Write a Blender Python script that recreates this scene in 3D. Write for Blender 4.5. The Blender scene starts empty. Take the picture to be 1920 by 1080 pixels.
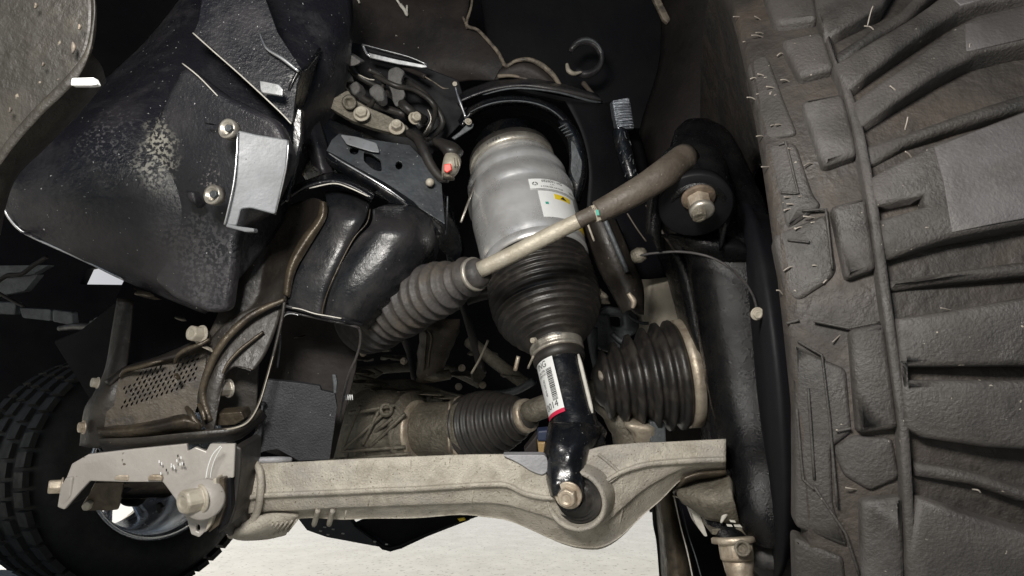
import bpy, bmesh, math, random
from mathutils import Vector as V, Matrix, noise
from mathutils.geometry import tessellate_polygon
random.seed(7)
R=math.radians
S=bpy.context.scene; COL=S.collection
# ------------------------------------------------------------------ camera
F=1251.0; PITCH=R(17.0); CAM=V((0,0,0.32))
FW=V((0,math.cos(PITCH),math.sin(PITCH))); UP=V((0,-math.sin(PITCH),math.cos(PITCH))); RT=V((1,0,0))
cd=bpy.data.cameras.new('camera'); cam=bpy.data.objects.new('camera',cd); COL.objects.link(cam)
cam.location=CAM; cam.rotation_euler=(R(90)+PITCH,0,0)
cd.sensor_width=36; cd.lens=F/1920*36; cd.clip_start=0.02; cd.clip_end=400
S.camera=cam
# ------------------------------------------------------------------ sky, sun, work light, exposure
W=bpy.data.worlds.new('World'); S.world=W; W.use_nodes=True
nt=W.node_tree; sky=nt.nodes.new('ShaderNodeTexSky'); sky.sky_type='NISHITA'; sky.sun_disc=False
SUN_EL,SUN_AZ=R(31),R(-45)
sky.sun_elevation=SUN_EL; sky.sun_rotation=SUN_AZ%(2*math.pi)
bg=nt.nodes['Background']; nt.links.new(sky.outputs[0],bg.inputs[0]); bg.inputs[1].default_value=0.05
sd=bpy.data.lights.new('sun','SUN'); sd.energy=5.0; sd.angle=R(0.5); sd.color=(1,.95,.86)
so=bpy.data.objects.new('sun',sd); COL.objects.link(so)
sdir=V((math.sin(SUN_AZ)*math.cos(SUN_EL),math.cos(SUN_AZ)*math.cos(SUN_EL),math.sin(SUN_EL)))
so.rotation_euler=sdir.to_track_quat('Z','Y').to_euler(); so.location=sdir*20
def lamp(name,loc,target,size,power,color):
    l=bpy.data.lights.new(name,'AREA'); l.shape='RECTANGLE'; l.size=size[0]; l.size_y=size[1]; l.energy=power; l.color=color
    o=bpy.data.objects.new(name,l); COL.objects.link(o); o.location=loc
    o.rotation_euler=(V(loc)-V(target)).to_track_quat('Z','Y').to_euler(); return o
lamp('work_light',(-0.13,-0.05,0.57),(0.04,0.62,0.42),(0.15,0.10),6.8,(1,.96,.90))
vs=S.view_settings; vs.view_transform='Standard'; vs.look='None'; vs.exposure=0.0; vs.gamma=1; vs.use_curve_mapping=False
S.cycles.max_bounces=7; S.cycles.glossy_bounces=4; S.cycles.diffuse_bounces=4
# ------------------------------------------------------------------ projection helper: photo pixel + metres along the view axis -> point
def P(x,y,d): return CAM+FW*d+RT*((x-960)/F*d)+UP*((540-y)/F*d)
def PP(t): return P(*t)
def pxm(n,d): return n/F*d      # n pixels at depth d in metres
# ------------------------------------------------------------------ materials
def mat(name,c1,c2=None,rough=(.5,.6),metal=0.0,scale=14,edge=(.42,.62),bump=.15,bs=90,speck=None,coat=0,c3=None,bd=.002,stretch=None,spec=.5):
    m=bpy.data.materials.new(name); m.use_nodes=True; n=m.node_tree.nodes; l=m.node_tree.links
    b=n['Principled BSDF']; tc=n.new('ShaderNodeTexCoord'); mp=n.new('ShaderNodeMapping'); l.new(tc.outputs['Object'],mp.inputs[0])
    if stretch: mp.inputs['Scale'].default_value=stretch
    def nz(s,det=6,ro=.6,dist=0):
        t=n.new('ShaderNodeTexNoise'); t.inputs['Scale'].default_value=s; t.inputs['Detail'].default_value=det; t.inputs['Roughness'].default_value=ro
        t.inputs['Distortion'].default_value=dist; l.new(mp.outputs[0],t.inputs['Vector']); return t.outputs['Fac']
    def ramp(src,a,c):
        r=n.new('ShaderNodeMapRange'); r.inputs[1].default_value=a; r.inputs[2].default_value=c; l.new(src,r.inputs[0]); return r.outputs[0]
    def mix(f,a,c):
        x=n.new('ShaderNodeMix'); x.data_type='RGBA'; l.new(f,x.inputs[0])
        for k,v in ((6,a),(7,c)):
            if isinstance(v,tuple): x.inputs[k].default_value=(*v,1)
            else: l.new(v,x.inputs[k])
        return x.outputs[2]
    f=ramp(nz(scale,9,.68,.4),*edge); c2=c2 or tuple(v*.7 for v in c1)
    col=mix(f,c1,c2)
    if c3: col=mix(ramp(nz(scale*.35,8,.7),.52,.68),col,c3)
    if speck: 
        col=mix(ramp(nz(speck[1],2,.5),speck[2],speck[2]+.03),col,speck[0])
    l.new(col,b.inputs['Base Color'])
    rr=n.new('ShaderNodeMapRange'); rr.inputs[3].default_value=rough[0]; rr.inputs[4].default_value=rough[1]; rr.inputs[1].default_value=.35; rr.inputs[2].default_value=.65
    l.new(nz(scale*2.3,7,.65),rr.inputs[0]); l.new(rr.outputs[0],b.inputs['Roughness'])
    b.inputs['Metallic'].default_value=metal; b.inputs['Coat Weight'].default_value=coat; b.inputs['Coat Roughness'].default_value=.12
    b.inputs['Specular IOR Level'].default_value=spec
    if bump:
        bp=n.new('ShaderNodeBump'); bp.inputs['Strength'].default_value=bump; bp.inputs['Distance'].default_value=bd
        l.new(nz(bs,5,.6),bp.inputs['Height']); l.new(bp.outputs[0],b.inputs['Normal'])
    return m
M={}
M['gloss']=mat('gloss_black_paint',(.006,.007,.009),(.020,.018,.017),(.12,.34),scale=34,bump=.35,bs=90,edge=(.5,.66),speck=((.35,.35,.33),420,.74),spec=.6)
M['glossd']=mat('dusty_black_paint',(.012,.012,.015),(.036,.033,.034),(.24,.46),scale=16,bump=.4,bs=120,speck=((.3,.3,.3),380,.73),c3=(.06,.055,.052))
M['satin']=mat('satin_black_pressed_steel',(.010,.011,.013),(.028,.026,.027),(.22,.38),scale=22,bump=.25,bs=220,speck=((.3,.3,.3),380,.745))
M['frame']=mat('frame_black_paint',(.012,.012,.016),(.030,.028,.031),(.26,.5),scale=11,bump=.5,bs=260,speck=((.5,.5,.5),330,.73),c3=(.075,.070,.074),edge=(.48,.62))
M['patch']=mat('dust_caked_black_paint',(.014,.014,.016),(.20,.20,.18),(.4,.6),scale=190,bump=1,bs=330,edge=(.48,.62),bd=.001)
M['knuck']=mat('textured_black_casting',(.004,.004,.005),(.009,.009,.009),(.20,.34),scale=30,bump=.8,bs=520,bd=.0009,spec=.30)
M['brownblk']=mat('muddy_black_steel',(.024,.020,.017),(.070,.056,.042),(.35,.6),scale=18,edge=(.5,.7),bump=.5,bs=120,c3=(.02,.018,.016),speck=((.35,.3,.22),400,.74))
M['mud']=mat('brown_road_film_steel_and_highlight',(.095,.076,.052),(.028,.022,.017),(.28,.5),metal=.35,scale=34,bump=.5,bs=180)
M['mudp']=mat('dark_muddy_punched_plate',(.090,.070,.046),(.040,.031,.022),(.4,.6),scale=40,bump=.3,bs=260)
M['brownpl']=mat('brown_dusty_plastic',(.030,.025,.023),(.014,.012,.012),(.5,.7),scale=8,bump=.5,bs=90,speck=((.3,.28,.24),180,.75),spec=.3)
M['flapmud']=mat('mud_mottled_flap_plastic',(.012,.010,.0075),(.030,.025,.017),(.5,.75),scale=30,bump=.8,bs=120,edge=(.5,.75),c3=(.020,.017,.013),speck=((.14,.12,.09),160,.74))
M['darkliner']=mat('dark_brown_wheel_liner',(.016,.013,.012),(.009,.008,.008),(.6,.8),scale=9,bump=.6,bs=80,spec=.25)
M['lip']=mat('tan_dusty_plastic_lip',(.20,.165,.125),(.05,.042,.035),(.5,.75),scale=60,bump=.6,edge=(.45,.6))
M['alu']=mat('dusty_cast_aluminium',(.47,.435,.37),(.32,.29,.24),(.46,.66),metal=.25,scale=42,bump=1.0,bs=520,c3=(.31,.29,.262),speck=((.16,.135,.10),480,.665),bd=.0012)
M['alub']=mat('bluish_cast_aluminium',(.40,.40,.42),(.30,.30,.31),(.5,.65),metal=.3,scale=20,bump=.5,bs=420)  # slightly bluer aluminium tone for the pocket and back lip
M['canalu']=mat('bare_drawn_aluminium',(.80,.80,.80),(.52,.51,.50),(.24,.40),metal=.6,scale=14,bump=.12,bs=60,c3=(.50,.46,.41),edge=(.4,.7))
M['rubber']=mat('ribbed_black_rubber',(.020,.018,.017),(.055,.048,.041),(.30,.46),scale=46,edge=(.48,.68),bump=.3,bs=150)
M['rubberd']=mat('dark_black_rubber',(.020,.018,.017),(.036,.032,.028),(.4,.55),scale=26,bump=.2,bs=150)
M['rubberg']=mat('dust_grey_rubber',(.048,.045,.045),(.018,.017,.017),(.5,.7),scale=26,bump=.5,bs=200,c3=(.075,.062,.05))
M['tyre']=mat('road_dust_tyre_rubber',(.032,.028,.025),(.015,.0135,.012),(.5,.75),scale=17,bump=.9,bs=520,c3=(.045,.041,.039),speck=((.20,.18,.15),330,.735),bd=.0009)
M['tyretop']=mat('worn_tread_face_rubber',(.043,.0385,.0355),(.019,.017,.0155),(.5,.75),scale=15,bump=.9,bs=560,c3=(.082,.078,.077),speck=((.25,.23,.19),300,.735),bd=.0009)
M['tyreworn']=mat('pale_worn_rubber_face',(.072,.068,.070),(.044,.040,.039),(.5,.7),scale=22,bump=.7,bs=560,c3=(.11,.098,.075),bd=.0008)
M['tyregroove']=mat('shaded_groove_rubber',(.016,.013,.011),(.036,.028,.022),(.6,.8),scale=18,bump=1.0,bs=120)  # darker base puts groove and sidewall shade into the colour
M['tyrefar']=mat('far_tyre_rubber',(.006,.006,.006),(.013,.012,.011),(.6,.8),scale=10,bump=.4)
M['hair']=mat('pale_rubber_hair',(.24,.215,.185),(.12,.105,.09),(.5,.6))
M['zinc']=mat('zinc_plated_steel',(.52,.49,.43),(.34,.31,.27),(.32,.5),metal=.7,scale=60,bump=.2,bs=300)
M['zincbr']=mat('brown_stained_zinc',(.56,.49,.39),(.32,.255,.19),(.35,.55),metal=.5,scale=50,bump=.3,bs=300)
M['cream']=mat('cream_dusty_fastener',(.44,.40,.33),(.30,.265,.21),(.45,.6),scale=60,bump=.2)
M['rod']=mat('painted_cream_steel_rod',(.42,.385,.31),(.31,.275,.215),(.42,.6),metal=.2,scale=30,bump=.4,bs=240,c3=(.36,.335,.28))
M['rustbrown']=mat('brown_oxidised_steel',(.10,.083,.066),(.058,.047,.036),(.5,.65),scale=30,bump=.4,bs=240,speck=((.4,.36,.3),300,.72))
M['rust']=mat('orange_rusty_steel',(.17,.125,.088),(.09,.07,.05),(.6,.8),scale=60,bump=.6,bs=240)
M['castd']=mat('oily_cast_aluminium',(.22,.20,.16),(.075,.064,.048),(.42,.62),metal=.3,scale=70,bump=1.0,bs=200,c3=(.17,.145,.11),bd=.0025,edge=(.25,.8))
M['castg']=mat('grey_cast_bracket',(.11,.12,.13),(.07,.074,.08),(.45,.6),metal=.3,scale=34,bump=.6,bs=150)
M['grey']=mat('grey_sheen_plate',(.19,.20,.215),(.14,.145,.15),(.42,.55),metal=.1,scale=16,bump=.15,bs=200,speck=((.08,.08,.08),230,.72))  # grey base stands in for light reflected off black steel
M['greyw']=mat('warm_grey_scuffed_plate',(.40,.375,.345),(.32,.295,.27),(.4,.55),metal=.15,scale=14,bump=.2,bs=200,speck=((.12,.10,.08),160,.73))
M['silver']=mat('bright_silver_metal_and_highlight',(.72,.73,.75),(.55,.55,.56),(.22,.35),metal=.9,scale=20,bump=.1)
M['wheel']=mat('silver_alloy_wheel',(.92,.93,.95),(.80,.82,.85),(.18,.28),metal=.9,scale=10,bump=.05)
M['foil']=mat('crinkled_grey_foil',(.42,.45,.50),(.25,.27,.30),(.25,.4),metal=.8,scale=60,bump=1,bs=160,stretch=(.2,1,5))
M['shelf']=mat('satin_black_shelf_paint',(.06,.066,.072),(.035,.037,.040),(.26,.42),metal=.3,scale=20,bump=.3,bs=120,speck=((.4,.4,.4),300,.73))
M['cloth']=mat('grey_cloth_tape',(.15,.145,.14),(.09,.087,.083),(.7,.85),scale=60,bump=.9,bs=420)
M['black']=mat('plain_dark_plastic',(.005,.005,.007),(.008,.008,.009),(.5,.7),scale=8,bump=.2,spec=.2)
M['void']=mat('dark_light_block',(.004,.004,.007),(.007,.007,.009),(.75,.9),scale=4,bump=.3,bs=30,spec=.12)
M['dkplate']=mat('pebbled_black_plate',(.030,.031,.036),(.045,.045,.05),(.45,.6),scale=30,bump=1,bs=520,speck=((.5,.5,.5),330,.75),bd=.001)
M['white']=mat('white_label_paper',(.80,.81,.80),(.74,.75,.74),(.4,.5),scale=20,bump=0)
M['red']=mat('red_label_ink',(.60,.02,.07),(.55,.02,.06),(.4,.5),bump=0)
M['ink']=mat('black_label_ink',(.03,.03,.03),(.05,.05,.05),(.5,.6),bump=0)
M['yellow']=mat('yellow_warning_ink',(.85,.62,.03),(.8,.56,.03),(.4,.5),bump=0)
M['green']=mat('green_paint_dot',(.05,.35,.27),(.04,.3,.24),(.4,.5),bump=0)
M['redpl']=mat('red_plastic_lock',(.85,.06,.03),(.7,.05,.03),(.4,.5),bump=0)
M['beige']=mat('beige_backing_plate',(.72,.66,.55),(.58,.52,.42),(.5,.65),metal=.2,scale=18,bump=.4,bs=150)
M['blue']=mat('dark_blue_plastic',(.03,.04,.09),(.02,.03,.06),(.5,.6),bump=0)
M['gold']=mat('gold_brown_plastic',(.42,.29,.12),(.3,.2,.09),(.5,.6),bump=.1)
M['palewht']=mat('pale_paint_and_highlight',(.62,.60,.54),(.48,.46,.41),(.4,.55),scale=60,bump=.2)  # also colours the painted highlights on edges and damper tube
M['concrete']=mat('pale_trowelled_concrete',(.80,.79,.74),(.66,.65,.60),(.55,.8),scale=7,bump=.3,bs=90,c3=(.66,.645,.60),speck=((.48,.46,.42),46,.62),stretch=(1,.45,1),edge=(.35,.7))
def dust_sheen(mname,origin,spots):
    """dust together with painted sheen: soft blotches broken up by fine speckle, fixed to the part"""
    m=M[mname]; n=m.node_tree.nodes; l=m.node_tree.links; b=n['Principled BSDF']
    tc=n.new('ShaderNodeTexCoord'); src=b.inputs['Base Color'].links[0].from_socket
    nz=n.new('ShaderNodeTexNoise'); nz.inputs['Scale'].default_value=300; nz.inputs['Detail'].default_value=4; l.new(tc.outputs['Object'],nz.inputs['Vector'])
    n2=n.new('ShaderNodeTexNoise'); n2.inputs['Scale'].default_value=45; n2.inputs['Detail'].default_value=5; l.new(tc.outputs['Object'],n2.inputs['Vector'])
    for (c,rad,col,dens) in spots:
        sb=n.new('ShaderNodeVectorMath'); sb.operation='SUBTRACT'; l.new(tc.outputs['Object'],sb.inputs[0]); sb.inputs[1].default_value=c-origin
        dv=n.new('ShaderNodeVectorMath'); dv.operation='DIVIDE'; l.new(sb.outputs[0],dv.inputs[0]); dv.inputs[1].default_value=rad
        ln=n.new('ShaderNodeVectorMath'); ln.operation='LENGTH'; l.new(dv.outputs[0],ln.inputs[0])
        ad=n.new('ShaderNodeMath'); ad.operation='MULTIPLY_ADD'; l.new(n2.outputs['Fac'],ad.inputs[0]); ad.inputs[1].default_value=1.6; ad.inputs[2].default_value=-.8
        a2=n.new('ShaderNodeMath'); a2.operation='ADD'; l.new(ln.outputs['Value'],a2.inputs[0]); l.new(ad.outputs[0],a2.inputs[1])
        mr=n.new('ShaderNodeMapRange'); mr.inputs[1].default_value=1.15; mr.inputs[2].default_value=.35; l.new(a2.outputs[0],mr.inputs[0])
        sp=n.new('ShaderNodeMapRange'); sp.inputs[1].default_value=dens; sp.inputs[2].default_value=dens+.10; l.new(nz.outputs['Fac'],sp.inputs[0])
        mu=n.new('ShaderNodeMath'); mu.operation='MULTIPLY'; l.new(mr.outputs[0],mu.inputs[0]); l.new(sp.outputs[0],mu.inputs[1])
        mx=n.new('ShaderNodeMix'); mx.data_type='RGBA'; l.new(mu.outputs[0],mx.inputs[0]); l.new(src,mx.inputs[6]); mx.inputs[7].default_value=(*col,1); src=mx.outputs[2]
    l.new(src,b.inputs['Base Color'])
# ------------------------------------------------------------------ object plumbing
ORG={}
def thing(name,label,cat,at,group=None,kind=None):
    o=bpy.data.objects.new(name,None); COL.objects.link(o); o.location=at; o.empty_display_size=.03
    o['label']=label; o['category']=cat
    if group: o['group']=group
    if kind: o['kind']=kind
    ORG[o.name]=V(at); return o
def obj(name,vs,fs,m,parent=None,smooth=False,bevel=0,label=None,cat=None,group=None,kind=None,segs=2,solid=0,fixn=True,sub=0):
    org=ORG[parent.name] if parent else (sum((V(v) for v in vs),V())/len(vs))
    me=bpy.data.meshes.new(name); me.from_pydata([tuple(V(v)-org) for v in vs],[],fs)
    if fixn:
        bm=bmesh.new(); bm.from_mesh(me); bmesh.ops.recalc_face_normals(bm,faces=bm.faces); bm.to_mesh(me); bm.free()
    me.materials.append(M[m])
    if smooth: me.polygons.foreach_set('use_smooth',[True]*len(me.polygons))
    o=bpy.data.objects.new(name,me); COL.objects.link(o); ORG[o.name]=org
    if parent: o.parent=parent
    else: o.location=org
    if solid:
        md=o.modifiers.new('solid','SOLIDIFY'); md.thickness=solid; md.offset=0
    if bevel:
        md=o.modifiers.new('bevel','BEVEL'); md.width=bevel; md.segments=segs; md.limit_method='ANGLE'; md.angle_limit=R(38)
    if sub:
        md=o.modifiers.new('sub','SUBSURF'); md.levels=sub; md.render_levels=sub
    if label: o['label']=label
    if cat: o['category']=cat
    if group: o['group']=group
    if kind: o['kind']=kind
    return o
def rnd(pts,r,n=4):
    out=[]; N=len(pts)
    for i,p in enumerate(pts):
        p=V(p[:2]); a=V(pts[i-1][:2]); b=V(pts[(i+1)%N][:2])
        da=(a-p); db=(b-p); k=min(r,da.length*.45,db.length*.45)
        if k<.5: out.append(tuple(p)); continue
        s=p+da.normalized()*k; e=p+db.normalized()*k
        for j in range(n+1):
            t=j/n; q=s*(1-t)**2+p*2*t*(1-t)+e*t*t; out.append(tuple(q))
    return out
def plane_d(pts,d):
    if not isinstance(d,tuple): return lambda x,y:d
    cx=sum(p[0] for p in pts)/len(pts); cy=sum(p[1] for p in pts)/len(pts); dc,tx,ty=d
    return lambda x,y: dc/(1-tx*(x-cx)/1000-ty*(y-cy)/1000)
def plate(name,pts,d,th,m,parent=None,holes=(),r=0,bevel=.0012,**k):
    """solid plate: outline traced at its own distance, with real thickness going away from the viewer side"""
    df=plane_d(pts,d)
    if r: pts=rnd(pts,r)
    loops=[list(pts)]+[list(h) for h in holes]
    fr=[[P(x,y,df(x,y)) for x,y in lp] for lp in loops]
    a,b,c=fr[0][0],fr[0][len(fr[0])//3],fr[0][2*len(fr[0])//3]
    n=(b-a).cross(c-a).normalized()
    if n.dot(a-CAM)<0: n=-n
    flat=[v for lp in fr for v in lp]; N=len(flat)
    vs=flat+[v+n*th for v in flat]; fs=[]
    if holes:
        tri=tessellate_polygon([[V((x,y,0)) for x,y in lp] for lp in loops])
        for t in tri: fs.append(tuple(t)); fs.append(tuple(N+i for i in reversed(t)))
    else:
        fs=[tuple(range(N)),tuple(range(2*N-1,N-1,-1))]
    o=0
    for lp in loops:
        L=len(lp)
        for i in range(L):
            j=(i+1)%L; fs.append((o+i,o+j,N+o+j,N+o+i))
        o+=L
    return obj(name,vs,fs,m,parent,bevel=bevel,**k)
def cr(p0,p1,p2,p3,t):
    return .5*((2*p1)+(p2-p0)*t+(2*p0-5*p1+4*p2-p3)*t*t+(3*p1-p0-3*p2+p3)*t**3)
def spline(pts,k,closed=False):
    if k<=1: return list(pts)
    n=len(pts); out=[]
    rng=n if closed else n-1
    for i in range(rng):
        g=(lambda j:pts[j%n]) if closed else (lambda j:pts[max(0,min(n-1,j))])
        for s in range(k): out.append(cr(g(i-1),g(i),g(i+1),g(i+2),s/k))
    if not closed: out.append(pts[-1])
    return out
def grid(name,rows,m,parent=None,ku=4,kv=4,solid=.003,closed=False,amp=0,nf=40,**k):
    """smooth pressed surface through a control net of (px,py,depth)"""
    W_=[[PP(p) for p in r_] for r_ in rows]
    W_=[spline(r_,ku) for r_ in W_]
    cols=[spline([W_[i][j] for i in range(len(W_))],kv,closed) for j in range(len(W_[0]))]
    nu=len(cols); nv=len(cols[0]); vs=[]
    for c in cols:
        for p in c:
            if amp: p=p+V((0,-1,0))*amp*noise.fractal(p*nf,1.0,2.0,3)
            vs.append(p)
    fs=[]
    for i in range(nu-1):
        for j in range(nv if closed else nv-1):
            j2=(j+1)%nv; fs.append((i*nv+j,i*nv+j2,(i+1)*nv+j2,(i+1)*nv+j))
    if closed:
        fs.append(tuple(range(nv))); fs.append(tuple((nu-1)*nv+j for j in range(nv-1,-1,-1)))
    return obj(name,vs,fs,m,parent,smooth=True,solid=0 if closed else solid,**k)
def frame_of(ax):
    ax=ax.normalized(); v=-FW; s=(v-ax*v.dot(ax))
    if s.length<.05: s=UP-ax*UP.dot(ax)
    s.normalize(); return ax,s,ax.cross(s)
def tubeW(name,pts,rad,m,parent=None,seg=12,flat=1.0,cap=True,**k):
    """round rod / hose through world points, radius per point (metres)"""
    n=len(pts)
    if not hasattr(rad,'__len__'): rad=[rad]*n
    vs=[];fs=[]; s=None
    for i,p in enumerate(pts):
        t=(pts[min(n-1,i+1)]-pts[max(0,i-1)]).normalized()
        if s is None: t,s,u=frame_of(t)
        else:
            s=(s-t*s.dot(t)).normalized(); u=t.cross(s)
        for j in range(seg):
            a=2*math.pi*j/seg; vs.append(p+s*math.cos(a)*rad[i]*flat+u*math.sin(a)*rad[i])
    for i in range(n-1):
        for j in range(seg):
            j2=(j+1)%seg; fs.append((i*seg+j,i*seg+j2,(i+1)*seg+j2,(i+1)*seg+j))
    if cap: fs+= [tuple(range(seg-1,-1,-1)),tuple((n-1)*seg+j for j in range(seg))]
    return obj(name,vs,fs,m,parent,smooth=True,fixn=False,**k)
def tube(name,pts,rpx,m,parent=None,k_=5,seg=10,**k):
    """same through (px,py,d) points, radius in photo pixels"""
    n=len(pts)
    if not hasattr(rpx,'__len__'): rpx=[rpx]*n
    w=spline([PP(p) for p in pts],k_); rr=spline([rpx[i]/F*pts[i][2] for i in range(n)],k_)
    return tubeW(name,w,rr,m,parent,seg,**k)
def lathe(name,A,B,prof,m,parent=None,seg=56,smooth=True,cap=True,**k):
    """surface of revolution: prof is [(t along A->B, radius m)]"""
    ax,s,u=frame_of(B-A); vs=[];fs=[]; n=len(prof)
    for t,r_ in prof:
        c=A.lerp(B,t)
        for j in range(seg):
            a=2*math.pi*j/seg; vs.append(c+(s*math.cos(a)+u*math.sin(a))*max(r_,1e-5))
    for i in range(n-1):
        for j in range(seg):
            j2=(j+1)%seg; fs.append((i*seg+j,i*seg+j2,(i+1)*seg+j2,(i+1)*seg+j))
    if cap and prof[0][1]>1e-4: fs.append(tuple(range(seg-1,-1,-1)))
    if cap and prof[-1][1]>1e-4: fs.append(tuple((n-1)*seg+j for j in range(seg)))
    o=obj(name,vs,fs,m,parent,smooth=smooth,fixn=True,**k)
    return o
def oval(name,st_,m,parent=None,seg=20,amp=0,**k):
    rows=[[(0,0,0)]]
    vs=[];fs=[]; w=spline([PP(s[:3]) for s in st_],4); rx=spline([s[3]/F*s[2] for s in st_],4); ry=spline([s[4] for s in st_],4)
    n=len(w)
    for i,p in enumerate(w):
        for j in range(seg):
            a=2*math.pi*j/seg; c,s=math.cos(a),math.sin(a)
            c=math.copysign(abs(c)**.8,c); s=math.copysign(abs(s)**.8,s)
            q=p+RT*rx[i]*c-FW*ry[i]*s
            if amp: q+= (RT*c-FW*s)*amp*noise.fractal(q*60,1,2,3)
            vs.append(q)
    for i in range(n-1):
        for j in range(seg): j2=(j+1)%seg; fs.append((i*seg+j,i*seg+j2,(i+1)*seg+j2,(i+1)*seg+j))
    fs+=[tuple(range(seg)),tuple((n-1)*seg+j for j in range(seg))]
    return obj(name,vs,fs,m,parent,smooth=True,**k)
def dirc(x,y,z): return (RT*x+UP*y-FW*z).normalized()   # camera-relative direction, z towards viewer
def hexbolt(name,pos,rpx,m,parent=None,n=(0,0,1),h=.55,fl=1.35,flh=.16,washer=True,dimple=True,rot=.2,**k):
    """hexagon head with chamfered crown and a washer flange, standing on pos"""
    c=PP(pos); r_=rpx/F*pos[2]; ax=dirc(*n); _,s,u=frame_of(ax)
    vs=[];fs=[]
    def ring(rr,z,seg,ph=0,hexy=False):
        st=len(vs)
        for j in range(24):
            a=2*math.pi*j/24+ph
            q=rr
            if hexy: q=rr*math.cos(math.pi/6)/math.cos(((a-rot)%(math.pi/3))-math.pi/6)
            vs.append(c+ax*z+(s*math.cos(a)+u*math.sin(a))*q)
        return st
    L=[]
    if washer:
        L+= [ring(r_*fl,0,24),ring(r_*fl,r_*flh,24),ring(r_*fl*.93,r_*flh*1.4,24),ring(r_*1.0,r_*flh*1.5,24,0,True)]
    else: L+=[ring(r_,0,24,0,True)]
    H=r_*(h+ (flh if washer else 0))*1.3
    L+= [ring(r_*.98,H*.88,24,0,True),ring(r_*.80,H,24)]
    if dimple: L+= [ring(r_*.5,H,24),ring(r_*.42,H*.93,24)]
    for a,b in zip(L,L[1:]):
        for j in range(24):
            j2=(j+1)%24; fs.append((a+j,a+j2,b+j2,b+j))
    fs.append(tuple(L[-1]+j for j in range(24))); fs.append(tuple(L[0]+j for j in range(23,-1,-1)))
    return obj(name,vs,fs,m,parent,bevel=r_*.05,segs=1,**k)
def box(name,c,sx,sy,sz,m,parent=None,bevel=.001,ax=None,**k):
    """box of metres in world space, ax=(right,forward,up) unit vectors"""
    a,b,d=ax or (V((1,0,0)),V((0,1,0)),V((0,0,1)))
    vs=[c+a*sx*i/2+b*sy*j/2+d*sz*l_/2 for i in(-1,1) for j in(-1,1) for l_ in(-1,1)]
    fs=[(0,1,3,2),(4,6,7,5),(0,4,5,1),(2,3,7,6),(0,2,6,4),(1,5,7,3)]
    return obj(name,vs,fs,m,parent,bevel=bevel,**k)
def ribs(n,r0,r1,depth,t0=0,t1=1,k=8,shape=None):
    out=[]
    for i in range(n*k+1):
        t=i/(n*k); base=r0+(r1-r0)*t if shape is None else shape(t)
        w=math.cos(2*math.pi*t*n); w=math.copysign(abs(w)**.65,w)
        out.append((t0+(t1-t0)*t,base+depth*w*.5))
    return out
# ================================================================== SETTING
def gplane():
    vs=[V((-60,-20,0)),V((60,-20,0)),V((60,120,0)),V((-60,120,0))]
    return obj('floor',vs,[(0,1,2,3)],'concrete',kind='structure')
gplane()
# unseen boxes overhead and beyond, added to block sun and sky
def light_block_boxes(name,label,cat,*boxes):
    c0=boxes[0][0]; t=thing(name,label,cat,(c0[0],c0[1],c0[2]))
    for c,sx,sy,sz,nm,m in boxes: box(nm,V(c),sx,sy,sz,m,t,bevel=.01)
    return t
light_block_boxes('body_light_block','unseen stand-in for the underbody, added to block sun and sky from the wheel well','light blocker',
  ((-.25,1.55,1.62),4.1,4.5,.10,'body_sun_block','void'),
  ((1.15,2.4,.98),1.3,1.9,1.22,'bay_sun_block','void'),
  ((-1.62,.55,1.18),.06,1.9,.86,'sill_sun_block','void'),)
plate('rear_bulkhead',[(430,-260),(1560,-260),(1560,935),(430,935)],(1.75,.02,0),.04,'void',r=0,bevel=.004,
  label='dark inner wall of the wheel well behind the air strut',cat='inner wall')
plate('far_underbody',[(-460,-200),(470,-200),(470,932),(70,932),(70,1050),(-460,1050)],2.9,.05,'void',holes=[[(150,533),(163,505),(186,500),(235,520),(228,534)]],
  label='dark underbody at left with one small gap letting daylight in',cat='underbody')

# ================================================================== NEAR WHEEL
PSI=R(14); E=V((math.cos(PSI),-math.sin(PSI),0)); Wd=V((math.sin(PSI),math.cos(PSI),0)); Z=V((0,0,1))
TR=.44; p0=P(1497,716,.335); p0.z=.44; TC=p0+Wd*TR
def trad(s):
    if s<.058: return TR-.012*(1-s/.058)**2
    if s>.212: return TR-.012*((s-.212)/.058)**2
    return TR+.003-.003*((s-.135)/.077)**2
def TP(s,a,h=0):
    r=trad(min(max(s,0),.27))+h
    return TC+E*s-Wd*r*math.cos(a)+Z*r*math.sin(a)
MISS=[False]
def thit(x,y):
    """surface coordinates (s, angle) of the tread under a photo point"""
    d=(P(x,y,1)-CAM).normalized(); o=CAM-TC; r=TR
    for _ in range(6):
        ow=V((0,0,0)); o2=o-E*o.dot(E); d2=d-E*d.dot(E)
        a=d2.dot(d2); b=2*o2.dot(d2); c=o2.dot(o2)-r*r; D=b*b-4*a*c
        if D<0: D=0; MISS[0]=True
        t=(-b-math.sqrt(D))/(2*a); q=o+d*t; s=q.dot(E); r=trad(min(max(s,0),.27))
    return s,math.atan2(q.dot(Z),-q.dot(Wd))
wh=thing('front_wheel','large mud tread tyre of the near front wheel filling the right edge','wheel',(TC.x+E.x*.135,TC.y+E.y*.135,0))
prof=[(.045,-.20),(.036,-.175),(.028,-.14),(.019,-.10),(.013,-.07),(.007,-.042),(.002,-.026)]
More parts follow.
